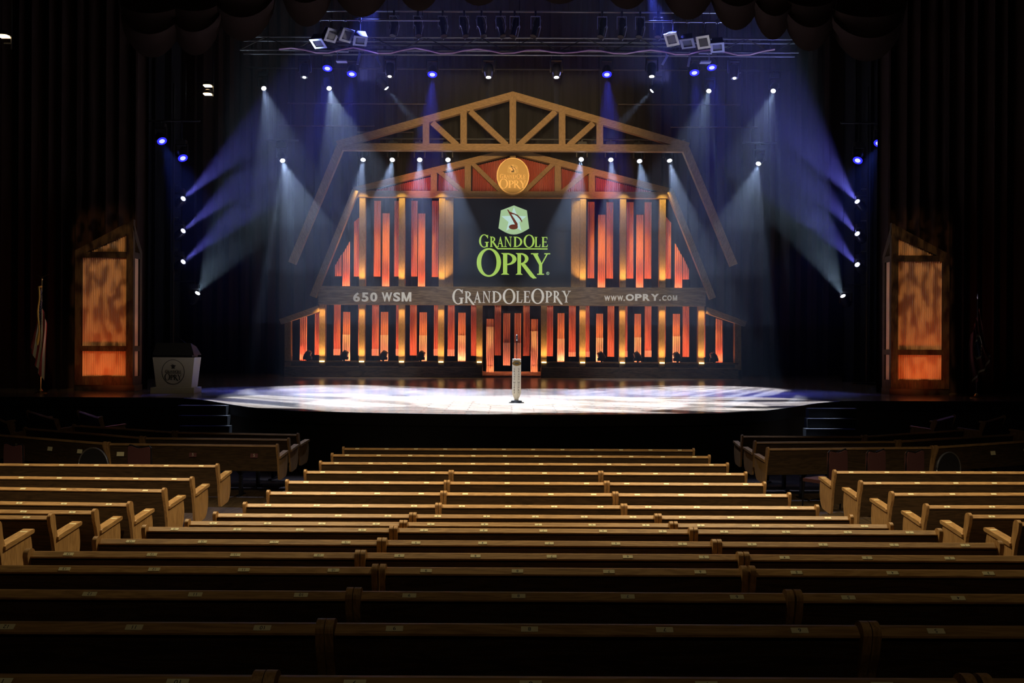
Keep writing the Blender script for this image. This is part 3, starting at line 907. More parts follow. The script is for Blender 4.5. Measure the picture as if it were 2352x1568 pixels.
# side booms with violet and white heads, two blue washes on each side
def boom(s):
    f = lambda x: x if s < 0 else 2 * 1195 - x
    nm = 'left' if s < 0 else 'right'
    dy = 0 if s < 0 else 6.5
    YS = 32.5
    x0 = W(f(398), 600, YS).x
    b = thing('lighting_boom', 'tall black boom stand carrying the violet lights at stage %s' % nm, 'stand', (x0, YS, STZ))
    MB().tube([(x0, YS, STZ), (x0, YS, 11.2)], .04, 8).build('pole', BLACKM, b, True)
    MB().lathe([(.45, 0), (.45, .03), (.06, .06)], 16, (x0, YS, STZ)).build('base_plate', BLACKM, b, True)
    tg = {-1: [(565, 325), (610, 372), (610, 440)], 1: [(1835, 290), (1845, 390), (1855, 480)]}[s]
    for i, y in enumerate((456, 530, 601)):
        t, c = head_light(f(421), y + dy, YS, W(tg[i][0], tg[i][1], 30.5), 'violet moving head light on the %s boom, %s from the top' % (nm, ORD[i]), 'violet lights on the side booms', LENS_P, VIO, 19000, (13 if i == 0 else 10) if s > 0 else 9, .6)
        MB().tube([(x0, YS, c.z + .58), (c.x, c.y, c.z + .58)], .025, 6).build('side_arm', BLACKM, b, True)
    t, c = head_light(f(454), 673 + dy, YS, W(635 if s < 0 else 1790, 380, 30.5), 'white moving head light low at stage %s sending a fan of rays upward' % nm, 'white fan lights at the stage sides', LENS_W, (.62, .84, 1.0), 6000, 22 if s < 0 else 18, .4, gob=GS(60, PI / 2, .5, .18, .05) if s < 0 else None)
    MB().tube([(x0, YS, c.z + .58), (c.x, c.y, c.z + .58)], .025, 6).build('side_arm', BLACKM, b, True)
    cs = []
    for i, (x, y, tx, ty, e) in enumerate(((372, 324, 455, 520, 1.4), (420, 363, 500, 560, .35))):
        t, c = head_light(f(x), y + dy * .8, 31.2, W(f(tx), ty, 29.5), 'blue wash light near the %s curtain, %s of the two' % (nm, ('higher', 'lower')[i]), 'blue washes near the side curtains', LENS_B, (.10, .16, 1.0), 1500 * e, 15, .6, par=True, radius=.1)
        cs.append(c)
    hang('p', 'short pipe holding the two blue washes near the %s curtain' % nm, cs)
boom(-1); boom(1)

# floor heads on the barn ledge
for i, (x, y) in enumerate(((706, 821), (790, 821), (880, 823), (966, 821), (1382, 825), (1465, 827), (1556, 827), (1640, 829))):
    c = W(x, y, YB + .25)
    zl_ = W(x, 831.5 + ROLL * (x - CX), YB).z
    t = thing('floor_light', 'dark floor light standing on the barn ledge, %s from the left' % ORD[i], 'stage light', (c.x, YB + .28, zl_), 0, 'floor lights on the barn ledge')
    put('light_base', me_base, t, (0, 0, .46), (PI, 0, 0), (1, 1, .85))
    h = put('light_head', me_head, t, (0, -.02, .22), yup((.5 if x < 1178 else -.5, -.2, .8)), (.95, .95, .8))
    put('lens', lens_mesh(LENS_OFF, .095), h)

# ------------------------------------------------------------------ rigging above
def rig_pipe(px0, px1, py, Y, label, m_=None):
    a, b = W(px0, py - ROLL * 0, Y), W(px1, py, Y)
    z_ = (a.z + b.z) / 2
    p = thing('lighting_pipe', label, 'pipe', ((a.x + b.x) / 2, Y, z_))
    MB().tube([(a.x, Y, z_), (b.x, Y, z_)], .03, 8).build('pipe', m_ or STEEL, p, True)
    for i in range(4):
        x = a.x + (b.x - a.x) * (i + .5) / 4
        MB().tube([(x, Y, z_), (x, Y, 17.99)], .010, 4).build('cable', BLACKM, p, True)
    return p, z_
me_ebody = MB().lathe([(.06, -.36), (.11, -.33), (.12, -.12), (.085, -.05), (.085, .26), (.10, .27), (.10, .31), (.085, .31), (.08, .30)], 12).mesh('barrel', HEADM, True)
mb = MB()
for s in (-1, 1): mb.box(s * .14 - .008, s * .14 + .008, -.025, .025, -.02, .36)
mb.box(-.148, .148, -.025, .025, .35, .366)
me_eyoke = mb.mesh('yoke', STEEL)
me_eclamp = MB().box(-.03, .03, -.04, .04, .36, .52).mesh('clamp', BLACKM)
me_cable = MB().tube([(.0, 0, .42), (.10, .02, .30), (.16, .03, .05), (.10, .02, -.22), (.02, 0, -.36)], .012, 5).mesh('power_cable', mat('violet_cable', (.4, .4, .45), .4))
def ellipsoid_spot(px, py, Y, tilt, label, zp):
    c = W(px, py, Y)
    c.z = zp - .50
    t = thing('ellipsoidal_spotlight', label, 'stage light', tuple(c), 0, 'ellipsoidal spotlights on the highest pipe')
    put('barrel', me_ebody, t, rot=yup(Vector((math.sin(tilt), -.35, -math.cos(tilt))).normalized()))
    put('yoke', me_eyoke, t); put('clamp', me_eclamp, t); put('power_cable', me_cable, t)
p, zp = rig_pipe(680, 1680, 27, 29, 'pipe at the very top carrying a row of ellipsoidal spotlights')
for i, (x, tl) in enumerate(((905, -.1), (960, .1), (1017, .15), (1066, .2), (1106, .25), (1150, .25), (1182, -.2), (1230, -.25), (1383, -.2), (1428, -.15), (1470, -.15), (1512, -.1))):
    ellipsoid_spot(x, 60, 29, tl, 'black ellipsoidal spotlight on the topmost pipe, %s from the left' % ORD[i], zp)
# square scoop lights
me_sq = MB().loft([(-.14, -.14, -.12), (.14, -.14, -.12), (.14, .14, -.12), (-.14, .14, -.12)], [(-.19, -.19, .12), (.19, -.19, .12), (.19, .19, .12), (-.19, .19, .12)]).mesh('housing', HEADM)
mb = MB()
for p_ in arc(0, 0, .265, .265, .14, .14, 45, 405, 4): mb.prism(p_, .12, .135)
mb.xf(Matrix.Rotation(PI / 2, 4, 'X') @ Matrix.Scale(-1, 4, (0, 1, 0)))
me_sqf = MB()
me_sqf.box(-.2, .2, -.2, -.13, .12, .14).box(-.2, .2, .13, .2, .12, .14).box(-.2, -.13, -.13, .13, .12, .14).box(.13, .2, -.13, .13, .12, .14)
me_sqf = me_sqf.mesh('colour_frame', STEEL)
me_sql = MB().lathe([(.13, .118), (.13, .124)], 14).mesh('lens', LENS_OFF)
me_hang = MB().box(-.012, .012, -.03, .03, .0, .75).box(-.04, .04, -.06, .06, .70, .83).mesh('hanger', STEEL)
p, zq = rig_pipe(690, 1010, 46, 28, 'short pipe at upper left carrying square framed lights')
p, zq2 = rig_pipe(1480, 1720, 50, 28, 'short pipe at upper right carrying square framed lights')
for i, (x, y, dx) in enumerate(((733, 92, -.1), (757, 77, .75), (792, 77, .75), (827, 86, .1), (1546, 86, -.5), (1580, 92, -.15), (1618, 92, -.4), (1648, 101, -.1))):
    c = W(x, y, 28)
    zz = zq if i < 4 else zq2
    t = thing('square_light', 'square framed light under the upper %s pipe, %s from the left' % ('left' if i < 4 else 'right', ORD[i % 4]), 'stage light', tuple(c), 0, 'square framed lights')
    q = (Vector((dx, -.75 if abs(dx) > .3 else -.35, -.8))).to_track_quat('Z', 'Y')
    put('housing', me_sq, t, rot=q); put('colour_frame', me_sqf, t, rot=q); put('lens', me_sql, t, rot=q)
    put('hanger', me_hang, t, scale=(1, 1, (zz - c.z) / .75))
# box truss with braces
mat_chord = mat('truss_tube', (.14, .14, .16), .35, .7)
def truss(px0, px1, py, Y, label):
    a, b = W(px0, py, Y), W(px1, py, Y)
    z_ = (a.z + b.z) / 2
    t = thing('lighting_truss', label, 'truss', ((a.x + b.x) / 2, Y, z_))
    for dy_, dz in ((-.2, 0), (.2, 0), (-.2, .4), (.2, .4)):
        MB().tube([(a.x, Y + dy_, z_ + dz), (b.x, Y + dy_, z_ + dz)], .028, 6).build('chord', mat_chord, t, True)
    n = int((b.x - a.x) / .8)
    for i in range(n):
        x, x2 = a.x + (b.x - a.x) * i / n, a.x + (b.x - a.x) * (i + 1) / n
        z0, z1 = (z_, z_ + .4) if i % 2 == 0 else (z_ + .4, z_)
        MB().tube([(x, Y - .2, z0), (x2, Y - .2, z1)], .016, 5).build('brace', BLACKM, t, True)
    for x in (a.x + .8, (a.x + b.x) / 2, b.x - .8):
        MB().tube([(x, Y, z_ + .2), (x, Y, 17.99)], .012, 4).build('cable', BLACKM, t, True)
    return z_
zt = truss(555, 1830, 122, 29.2, 'long dark truss crossing above the gable peak')
# slack cable along the truss
m = MB(); pts = []
a, b = W(640, 112, 28.9), W(1780, 118, 28.9)
for i in range(41):
    x = a.x + (b.x - a.x) * i / 40
    pts.append((x, 28.95, a.z + .07 * math.sin(i * 1.3) - .05 * abs(math.sin(i * .55))))
tag(m.tube(pts, .03, 5).build('slack_cable', mat('violet_fabric', (.5, .28, .5), .7)), 'violet cable running slack along the long overhead truss', 'cable')
# bars under the truss with little shelves
for i, (x, y, w) in enumerate(((785, 141, 22), (1620, 143, 22))):
    c = W(x, y, 29.0)
    t = thing('hanging_shelf', 'pale flat bracket hanging under the truss at upper %s' % side(x), 'bracket', tuple(c))
    MB().box(-.16, .16, -.12, .12, -.02, .02).build('plate', STEEL, t)
    MB().box(.10 if x > 1178 else -.15, .13 if x > 1178 else -.12, -.01, .01, .0, zt - c.z + .05).box(-.2, .2, -.05, .05, zt - c.z - .05, zt - c.z + .05).build('rod', STEEL, t)
for i, (x, y, s) in enumerate(((825, 130, .2), (868, 137, -.45), (1530, 133, .5), (1584, 135, .2))):
    c = W(x, y, 28.97)
    tag(MB().box(-.035, .035, -.02, .02, -.24, .10).xf(Matrix.Rotation(s, 4, 'Y')).box(-.012, .012, -.01, .01, 0, zt - c.z).build('barn_door_flap', STEEL), 'bright metal flap hanging below the truss, %s from the left' % ORD[i], 'flap').location = c
# dim fly pipes behind the gable
for i, (x0, x1, y) in enumerate(((660, 980, 238), (640, 860, 289), (1420, 1700, 240), (1540, 1740, 292), (820, 950, 303))):
    rig_pipe(x0, x1, y, 38.6, 'thin fly pipe in the dark behind the gable, %s counted from upper left' % ORD[i], DIM)

# speaker clusters, house lamps
for x, s in ((553, 'left'), (1800, 'right')):
    c = W(x, 20, 25.6)
    t = thing('speaker_cluster', 'black speaker cluster hanging at the upper %s of the arch' % s, 'speaker', tuple(c))
    for k in range(2):
        z0 = -.42 + k * .62
        MB().loft([(-.62, -.3, z0), (.62, -.3, z0), (.55, .4, z0), (-.55, .4, z0)], [(-.66, -.34, z0 + .58), (.66, -.34, z0 + .58), (.6, .4, z0 + .58), (-.6, .4, z0 + .58)]).build('cabinet', HEADM, t)
        for q in (-.33, .33): MB().box(q - .28, q + .28, -.36, -.33, z0 + .06, z0 + .52).build('grille', BLACK, t)
    MB().tube([(0, 0, .7), (0, 0, 17.99 - c.z)], .02, 5).build('chain', BLACKM, t)
for i, (x, y, Y) in enumerate(((477, 196, 27.5), (9, 82, 22.0))):
    c = W(x, y, Y)
    t = thing('work_lamp', ('twin warm lamp glowing high at the left of the stage', 'warm lamp at the top left corner of the hall')[i], 'lamp', tuple(c))
    for k, z0 in enumerate((.0, -.24)[:2 - i]):
        MB().lathe([(.05, .12), (.10, .10), (.13, .0), (.12, .0)], 12, (0, 0, z0)).build('shade', HEADM, t)
        MB().box(-.10, .10, -.09, .09, z0 - .03, z0 - .002).build('bulb', LENS_Y, t)
    MB().tube([(.15, .05, -.3), (.15, .05, 17.99 - c.z)], .015, 5).build('drop_pipe', BLACKM, t)
    MB().box(-.02, .16, .03, .07, .06, .09).box(-.02, .16, .03, .07, -.18, -.15).build('bracket', BLACKM, t)

# ------------------------------------------------------------------ drapes
def drape(name, label, x0, x1, Y, z0, z1, m, fold=.5, amp=.12, cat_='curtain', ph=0.0):
    n = max(8, int(abs(x1 - x0) / fold * 8))
    rows = []
    for zz in (z0, z0 + (z1 - z0) * .5, z1):
        rows.append([(x0 + (x1 - x0) * i / n, Y + amp * math.sin(2 * PI * i / 8 + ph + .6 * math.sin(i * .37)) + .03 * math.sin(i * 1.9), zz) for i in range(n + 1)])
    return tag(MB().sheet(rows).build(name, m, None, smooth=True), label, cat_)
drape('backdrop_curtain', 'black backdrop drape hanging behind the whole barn front', -13.5, 13.5, 40.6, STZ, 17, NAVYBLK, .55, .10)
for s, nm in ((-1, 'left'), (1, 'right')):
    drape('leg_curtain', 'maroon stage curtain hanging behind the %s orange tower' % nm, s * 10.35, s * 14.5, 27.2, STZ, 15, MAROON, .42, .12)
    drape('leg_curtain', 'outermost maroon curtain at the %s edge of the picture' % nm, s * 13.35, s * 16.9, 24.4, STZ, 15, MAROON, .42, .12)
    drape('wing_drape', 'black wing drape behind the blue lights at stage %s' % nm, s * 11.9, s * 16.5, 34.5, STZ, 16, NAVYBLK, .5, .1)
# swags along the arch
val = thing('swag_valance', 'row of dark maroon swags hanging across the top of the stage opening', 'valance', (0, 24.6, 11.5))
sw = [(350, 133, 130), (450, 128, 110), (560, 95, 130), (705, 62, 110), (830, 40, 130), (962, 26, 110), (1100, 14, 130), (1285, 10, 150), (1440, 22, 120), (1580, 46, 120), (1690, 70, 110), (1775, 92, 90), (1858, 118, 110), (1990, 142, 150)]
for x, yb, w in sw:
    b = W(x, yb, 24.6); hw = w * 24.6 / F * .62
    rows = []
    for r in range(7):
        q = r / 6
        row = []
        for i in range(13):
            u = i / 12 * 2 - 1
            ztop = b.z + 1.6
            zl2 = ztop - 1.6 * q * (1 - u * u) ** .5 if abs(u) < 1 else ztop
            row.append((b.x + hw * u, 24.6 - .22 * math.sin(PI * q) * (1 - u * u) + .05 * math.sin(q * 16), zl2))
        rows.append(row)
    MB().sheet(rows).build('swag', MAROON, val, True, smooth=True)
MB().box(-13, 13, 24.7, 24.9, 11.6, 17.9).build('header_board', SHELL, val, True)

# ------------------------------------------------------------------ side towers
def tower(s):
    nm = 'left' if s < 0 else 'right'
    Y0, D = 26.0, .62
    xo, xi = 11.87, 10.29      # outer and inner front corners
    t = thing('orange_tower', 'tall framed tower of orange lit corrugated panels at stage %s' % nm, 'stage set', (s * 11.1, Y0, STZ))
    z = lambda py: CZ - (py - CY + 4.6) * Y0 / F
    m = lambda: MB()
    TW = wood('tower_timber_' + nm, (.022, .015, .008), (.055, .036, .019), (0, 0, 1), 0, 9, .7, .2)
    g = lambda a, b: (min(s * a, s * b), max(s * a, s * b))
    def bx(a, b, y0, y1, z0, z1, name, mm): 
        q = g(a, b); m().box(q[0], q[1], y0, y1, z0, z1).build(name, mm, t, True)
    zb_, zr1, zr2, zr3, zr4 = z(900), z(884), z(864), z(806), z(794)
    zu1, zu2, zpk, zlo = z(591), z(577.5), z(503), z(575)
    bx(xo + .02, xi - .02, Y0 + .05, Y0 + D, STZ, zr1, 'base', BLACK)
    st = .235 * 1.0
    bx(xo, xo - .17, Y0, Y0 + .12, zr1, zlo, 'stile', TW)
    bx(xi + .19, xi, Y0, Y0 + .12, zr1, zpk - .12, 'stile', TW)
    bx(xo - .17, xi + .19, Y0, Y0 + .11, zr1, zr2, 'rail', TW)
    bx(xo - .17, xi + .19, Y0, Y0 + .11, zr3, zr4, 'rail', TW)
    bx(xo - .17, xi + .19, Y0, Y0 + .11, zu1, zu2, 'rail', TW)
    # sloping top rail
    pl = [(s * xo, zlo), (s * xi, zpk), (s * xi, zpk - .33), (s * (xo - .1), zlo - .13), (s * xo, zlo - .13)]
    m().prism(pl, Y0 - .005, Y0 + .115).build('sloping_rail', TW, t, True)
    tt = lambda x: zlo - .1 + (zpk - .2 - zlo + .1) * (xo - abs(x)) / (xo - xi)
    a, b = g(xo - .15, xi + .17)
    m().corr(a, b, zr2 - .03, zr3 + .03, Y0 + .10, .022, 21, .01, 6).build('corrugated_panel', TANSHEET, t, True)
    m().corr(a, b, zr4 - .03, zu1 + .03, Y0 + .10, .022, 21, .01, 6).build('corrugated_panel', TANSHEET, t, True)
    m().corr(a, b, zu2 - .03, lambda x: max(zu2 - .02, tt(x)), Y0 + .10, .022, 21, .01, 6).build('corrugated_panel', TANSHEET, t, True)
    # inner side
    x1, x0_ = xi, xi + .10
    q = lambda y0, y1, z0, z1, name, mm, th=.1: bx(x1, x0_, y0, y1, z0, z1, name, mm)
    yb1 = Y0 + D
    q(yb1 - .16, yb1, zr1, zlo - .05, 'stile', TW)
    for a_, b_ in ((zr1, zr2), (zr3, zr4), (zu1, zu2)): q(Y0 + .12, yb1 - .16, a_, b_, 'rail', TW)
    pl = [(Y0, zpk - .02), (yb1, zlo), (yb1, zlo - .2), (Y0 + .1, zpk - .5)]
    qx = g(x1 - .005, x0_)
    m().prismx(pl, qx[0], qx[1]).build('sloping_rail', TW, t, True)
    for a_, b_ in ((zr2, zr3), (zr4, zu1), (zu2, zlo - .1)):
        mm = MB().corr(Y0 + .12, yb1 - .16, a_ - .02, b_ + .02, 0, .016, 6, .008, 6)
        mm.xf(Matrix(((0, s, 0, s * (x1 + .05)), (1, 0, 0, 0), (0, 0, 1, 0), (0, 0, 0, 1))))
        mm.build('side_panel', TANSHEET, t, True)
    m().prism([(s * (xo - .05), zr1), (s * (xi + .12), zr1), (s * (xi + .12), zpk - .4), (s * (xo - .05), zlo - .15)], Y0 + .2, Y0 + .22).build('back_board', BLACK, t, True)
    # lamps: leafy amber from the front, red from the foot
    sp_ = spot('tower_amber', (s * 6.0, 12.5, 10.0), (s * 11.1, Y0, STZ + 2.9), 2800, (1.0, .54, .18), 10, .4, .03)
    gobo(sp_.data, 'leaves', scale=75, rot=.9 * s, thr=.50, soft=.14, low=.12, cutu=(-.056, .056))
    spot('tower_red', (s * 10.95, Y0 - 1.0, STZ + .12), (s * 11.0, Y0 + .1, STZ + 1.7), 50, (1.0, .17, .04), 72, 1.0, .05)
    spot('tower_side', (s * 7.4, Y0 + .9, STZ + .3), (s * 10.3, Y0 + .3, STZ + 1.8), 60, (1.0, .36, .20), 35, .9, .05)
tower(-1); tower(1)

# ------------------------------------------------------------------ lectern, microphone, flags
lp = W(400, 903, 25.1)
lec = thing('lectern', 'cream lectern with dark sloped top and round emblem at stage left', 'lectern', (W(398, 903, 25.1).x, 25.1, STZ))
k = 25.1 / F
MB().box(-.60, .54, 0, .62, 0, .15).build('base', CREAM, lec)
MB().loft([(-.47, .06, .15), (.45, .06, .15), (.45, .55, .15), (-.47, .55, .15)], [(-.56, .03, .94), (.54, .03, .94), (.54, .58, .94), (-.56, .58, .94)]).build('body', CREAM, lec)
MB().box(-.48, .46, .08, .54, .94, 1.0).build('neck', BLACK, lec)
MB().loft([(-.56, 0, 1.0), (.54, 0, 1.0), (.54, .6, 1.0), (-.56, .6, 1.0)], [(-.46, .03, 1.32), (.44, .03, 1.32), (.44, .5, 1.22), (-.46, .5, 1.22)]).build('top', BLACK, lec)
emb = MB()
tilt = .05
for p in arc(-.02, .56, .30, .325, .287, .312, 0, 360, 40): emb.prism(p, .030, .046)
emb.build('emblem_ring', INK, lec)
sub = bpy.data.objects.new('emblem', None); COL.objects.link(sub); sub.parent = lec
logo(lec, .00058, .00062, -.02, .56, .046, .012, (None, INK, INK, INK))
bpy.data.objects.remove(sub)
MB().tube([(.28, .25, 1.28), (.12, .15, 1.43), (.07, .12, 1.50), (.075, .11, 1.56)], .007, 6).build('gooseneck_microphone', BLACKM, lec)
tag(MB().box(-.18, .12, -.1, .1, 0, .012).build('papers', mat('dim_paper', (.3, .3, .34), .7)), 'sheaf of paper lying on the lectern top', 'paper').location = (lec.location.x + .05, 25.33, STZ + 1.285)
spot('lectern_fill', (-7.5, 14, 9.5), (-8.9, 25.1, STZ + .6), 130, (1.0, .80, .46), 6, .9, .1)

ms = thing('microphone_stand', 'white lettered microphone stand on the round inlay at centre stage', 'microphone', (.108, 21.75, STZ))
MB().lathe([(.175, 0), (.18, .012), (.17, .025)], 32).build('base_disc', BLACKM, ms)
MB().lathe([(.125, .025), (.13, .045), (.12, .06)], 32).build('upper_disc', BLACKM, ms)
bt = [(-.05, .0), (0, -.055), (.05, .0), (0, .05)]
tp = [(-.10, .0), (0, -.07), (.10, .0), (0, .06)]
m = MB()
m.loft([(x, y, .06) for x, y in bt], [(x, y, .10) for x, y in bt], True)
m.loft([(x, y, .10) for x, y in bt], [(x, y, .22) for x, y in tp], True)
m.loft([(x, y, .22) for x, y in tp], [(x, y, .98) for x, y in tp], True)
m.build('column', WHITE, ms)
MB().loft([(-.055, -.05, .93), (.055, -.05, .93), (.055, .03, .93), (-.055, .03, .93)], [(-.10, -.08, 1.005), (.10, -.08, 1.005), (.10, .05, 1.005), (-.10, .05, 1.005)]).build('cap', WHITE, ms)
oval(.10, .055, -.095, -.075, 24).xf(Matrix.Translation((0, 0, .905))).build('oval_badge', BRASS, ms)
MB().box(-.045, .045, -.10, -.095, .885, .925).build('badge_face', INK, ms)
for s in (-1, 1):
    ang = math.atan2(.07, .10) * s
    z0 = .80
    for j, ch in enumerate('GRAND*OPRY'):
        if ch == '*':
            parts = [sans_mb(c2, -.028 + i2 * .02, -.010 + i2 * .02, z0 - .055, z0 - .02, -.002, .0, .01) for i2, c2 in enumerate('OLE')]
            mm = MB()
            for p_ in parts: mm.add(p_.v, p_.f)
            z0 -= .075
        else:
            mm = sans_mb(ch, -.016, .016, z0 - .042, z0, -.002, .0, .0)
            z0 -= .058
        mm.xf(Matrix.Translation((s * .05, -.0362, 0)) @ Matrix.Rotation(ang, 4, 'Z'))
        mm.build('letter', INK, ms)
MB().tube([(0, -.02, 1.0), (0, -.02, 1.44)], .007, 8).build('stem', BLACKM, ms)
MB().lathe([(.012, 1.07), (.012, 1.09)], 10, (0, -.02, 0)).build('collar', STEEL, ms)
MB().lathe([(.010, 1.42), (.02, 1.44), (.025, 1.50), (.022, 1.54), (.008, 1.56)], 12, (0, -.02, 0)).build('microphone', STEEL, ms)

FRED, FWHT, FBLU = mat('flag_red', (.30, .03, .03), .8), mat('flag_white', (.62, .58, .48), .8), None
FBLU = mat('flag_blue', (.02, .03, .12), .8)
n_, l_ = FBLU.node_tree.nodes, FBLU.node_tree.links
tc = n_.new('ShaderNodeUVMap'); vo = n_.new('ShaderNodeTexVoronoi'); vo.inputs['Scale'].default_value = 22; vo.inputs['Randomness'].default_value = .15
l_.new(tc.outputs[0], vo.inputs['Vector'])
cr = n_.new('ShaderNodeValToRGB'); cr.color_ramp.elements[0].position = .25; cr.color_ramp.elements[0].color = (.6, .57, .5, 1); cr.color_ramp.elements[1].position = .3; cr.color_ramp.elements[1].color = (.02, .03, .12, 1)
l_.new(vo.outputs['Distance'], cr.inputs[0]); l_.new(cr.outputs[0], n_['Principled BSDF'].inputs['Base Color'])

def flag(px, py, Y, label, kind, top):
    b = W(px, py, Y)
    t = thing('flag_on_pole', label, 'flag', (b.x, Y, STZ))
    MB().lathe([(.16, 0), (.16, .02), (.06, .06), (.03, .12)], 16).build('base', BRASS, t)
    MB().tube([(0, 0, .05), (.02, 0, top - .12)], .014, 8).build('pole', BLACKM if kind else BRASS, t)
    if kind == 0:
        m = MB().lathe([(.02, 0), (.028, .03), (.012, .07)], 8, (.02, 0, top - .14))
        for s in (-1, 1):
            m.loft([(.02, -.01, top - .08), (.02, .01, top - .08), (.02, .01, top - .04), (.02, -.01, top - .04)], [(.02 + s * .20, -.004, top + .02), (.02 + s * .20, .004, top + .02), (.02 + s * .14, .004, top + .005), (.02 + s * .14, -.004, top + .005)])
        m.build('eagle_finial', BRASS, t)
    else:
        MB().lathe([(.012, 0), (.025, .06), (.002, .16)], 8, (.02, 0, top - .14)).build('spear_finial', STEEL, t)
    nu, nv = 28, 26
    rows, uvs = [], []
    zt_ = top - .34
    for i in range(nu + 1):
        u = i / nu
        row = []
        for j in range(nv + 1):
            v = j / nv
            s_ = (.95 * v + 1.62 * u) / 2.57 if kind == 0 else (.75 * v + 1.5 * u) / 2.25
            ln = 2.45 if kind == 0 else 2.05
            hw = .05 + (.27 if kind == 0 else .46) * s_
            x = .02 + hw * (1 - 2 * (.5 * (1 - v) + .5 * u * (1 - .4 * v))) * (1 if kind == 0 else -1) + .018 * math.sin(9 * v + 5 * u)
            y = -.03 - .05 * (1 + math.cos(7 * PI * v + 2 * u)) * (.3 + s_) - .03 * u
            row.append((x, y, zt_ - ln * s_ + .02 * math.sin(11 * v)))
        rows.append(row)
    m = MB().sheet(rows)
    me = bpy.data.meshes.new('cloth'); me.from_pydata(m.v, [], m.f)
    uv = me.uv_layers.new(name='UVMap')
    if kind == 0: 
        for q in (FRED, FWHT, FBLU): me.materials.append(q)
    else:
        for q in (FRED_D, FBLU_D, FWHT): me.materials.append(q)
    me.polygons.foreach_set('use_smooth', [True] * len(me.polygons))
    for pi, pol in enumerate(me.polygons):
        i, j = divmod(pi, nv)
        if kind == 0:
            pol.material_index = 2 if (i < nu * .4 and j < nv * 7 / 13) else (0 if (j // 2) % 2 == 0 else 1)
        else:
            du, dv = (i + .5) / nu - .5, (j + .5) / nv - .5
            r = math.hypot(du * 1.5, dv)
            pol.material_index = 1 if r < .24 else (2 if r < .28 or i == nu - 3 else 0)
        for li in pol.loop_indices:
            vi = me.loops[li].vertex_index
            uv.data[li].uv = ((vi // (nv + 1)) / nu, (vi % (nv + 1)) / nv)
    put('cloth', me, t)
    if kind == 0:
        pts = [(.03 + .02 * math.sin(i * .9), -.17 - .02 * i / 12, zt_ + .02 - i * .125) for i in range(13)]
        MB().tube([(.02, -.02, zt_ + .04)] + pts, [.03] + [.022] * 10 + [.03, .04, .02][:3], 6).build('gold_cord', mat('gold_cord', (.65, .45, .08), .6), t)
FRED_D, FBLU_D = mat('state_flag_red', (.10, .02, .02), .85), mat('state_flag_blue', (.02, .03, .08), .85)
flag(93, 903, 24.85, 'red white and blue striped flag draped on a brass pole by the left curtain', 0, 3.07)
flag(2243, 915, 24.6, 'dim red flag with a round blue emblem on a pole at far right', 1, 2.68)
spot('flag_fill', (-7.5, 14, 9.5), (-12.2, 24.9, STZ + 1.4), 330, (1.0, .78, .42), 7, .9, .1)

# ------------------------------------------------------------------ pews
def smooth_curve(pts, k=4):
    return [tuple(p) for p in cat(pts, k)]
end_prof = smooth_curve([(-.052, .83), (-.046, .852), (-.02, .868), (.010, .866), (.035, .848), (.045, .82), (.06, .74), (.085, .665), (.10, .635)]) + \
    smooth_curve([(.47, .668), (.495, .62), (.508, .52), (.495, .42), (.455, .34), (.40, .295)]) + [(.14, .272)] + smooth_curve([(.085, .285), (.065, .36), (.04, .52), (.005, .66), (-.035, .76), (-.052, .83)])[:-1]
PT = .030
me_end = {}
for s in (-1, 1):
    me_end[s] = MB().prismx(end_prof, -PT / 2, PT / 2).mesh('end_panel', OAK_Z)
    for p_ in me_end[s].polygons: p_.use_smooth = False
arm_poly = [(.065, .622), (.50, .672), (.512, .682), (.512, .700), (.50, .708), (.085, .664), (.065, .652)]
me_arm = MB().prismx(arm_poly, -.045, .045).mesh('armrest', OAK_Y)
me_leg = MB().box(-.03, .03, .10, .42, 0, .02).box(-.022, .022, .22, .30, .02, .36).loft([(-.022, .22, .34), (.022, .22, .34), (.022, .30, .34), (-.022, .30, .34)], [(-.05, .14, .42), (.05, .14, .42), (.05, .40, .42), (-.05, .40, .42)]).mesh('leg', BLACKM)
RS = math.atan2(.023, .034)   # slope of the rail top
me_plate = MB().box(-.030, .030, -.0115, .0115, 0, .0022).mesh('number_plate', PLATE)
_dig = {}
def digit_mesh(txt):
    if txt not in _dig:
        vs, fs = sans(txt, .01)
        w = (min(v[0] for v in vs) + max(v[0] for v in vs)) / 2
        h = (min(v[1] for v in vs) + max(v[1] for v in vs)) / 2
        _dig[txt] = MB().add([(-(v[0] - w) * .022, -(v[1] - h) * .022, .0026) for v in vs], fs).mesh('number', INK)
    return _dig[txt]
rail_poly = [(-.020, .814), (-.020, .822), (.014, .845), (.030, .845), (.030, .80), (.018, .80)]
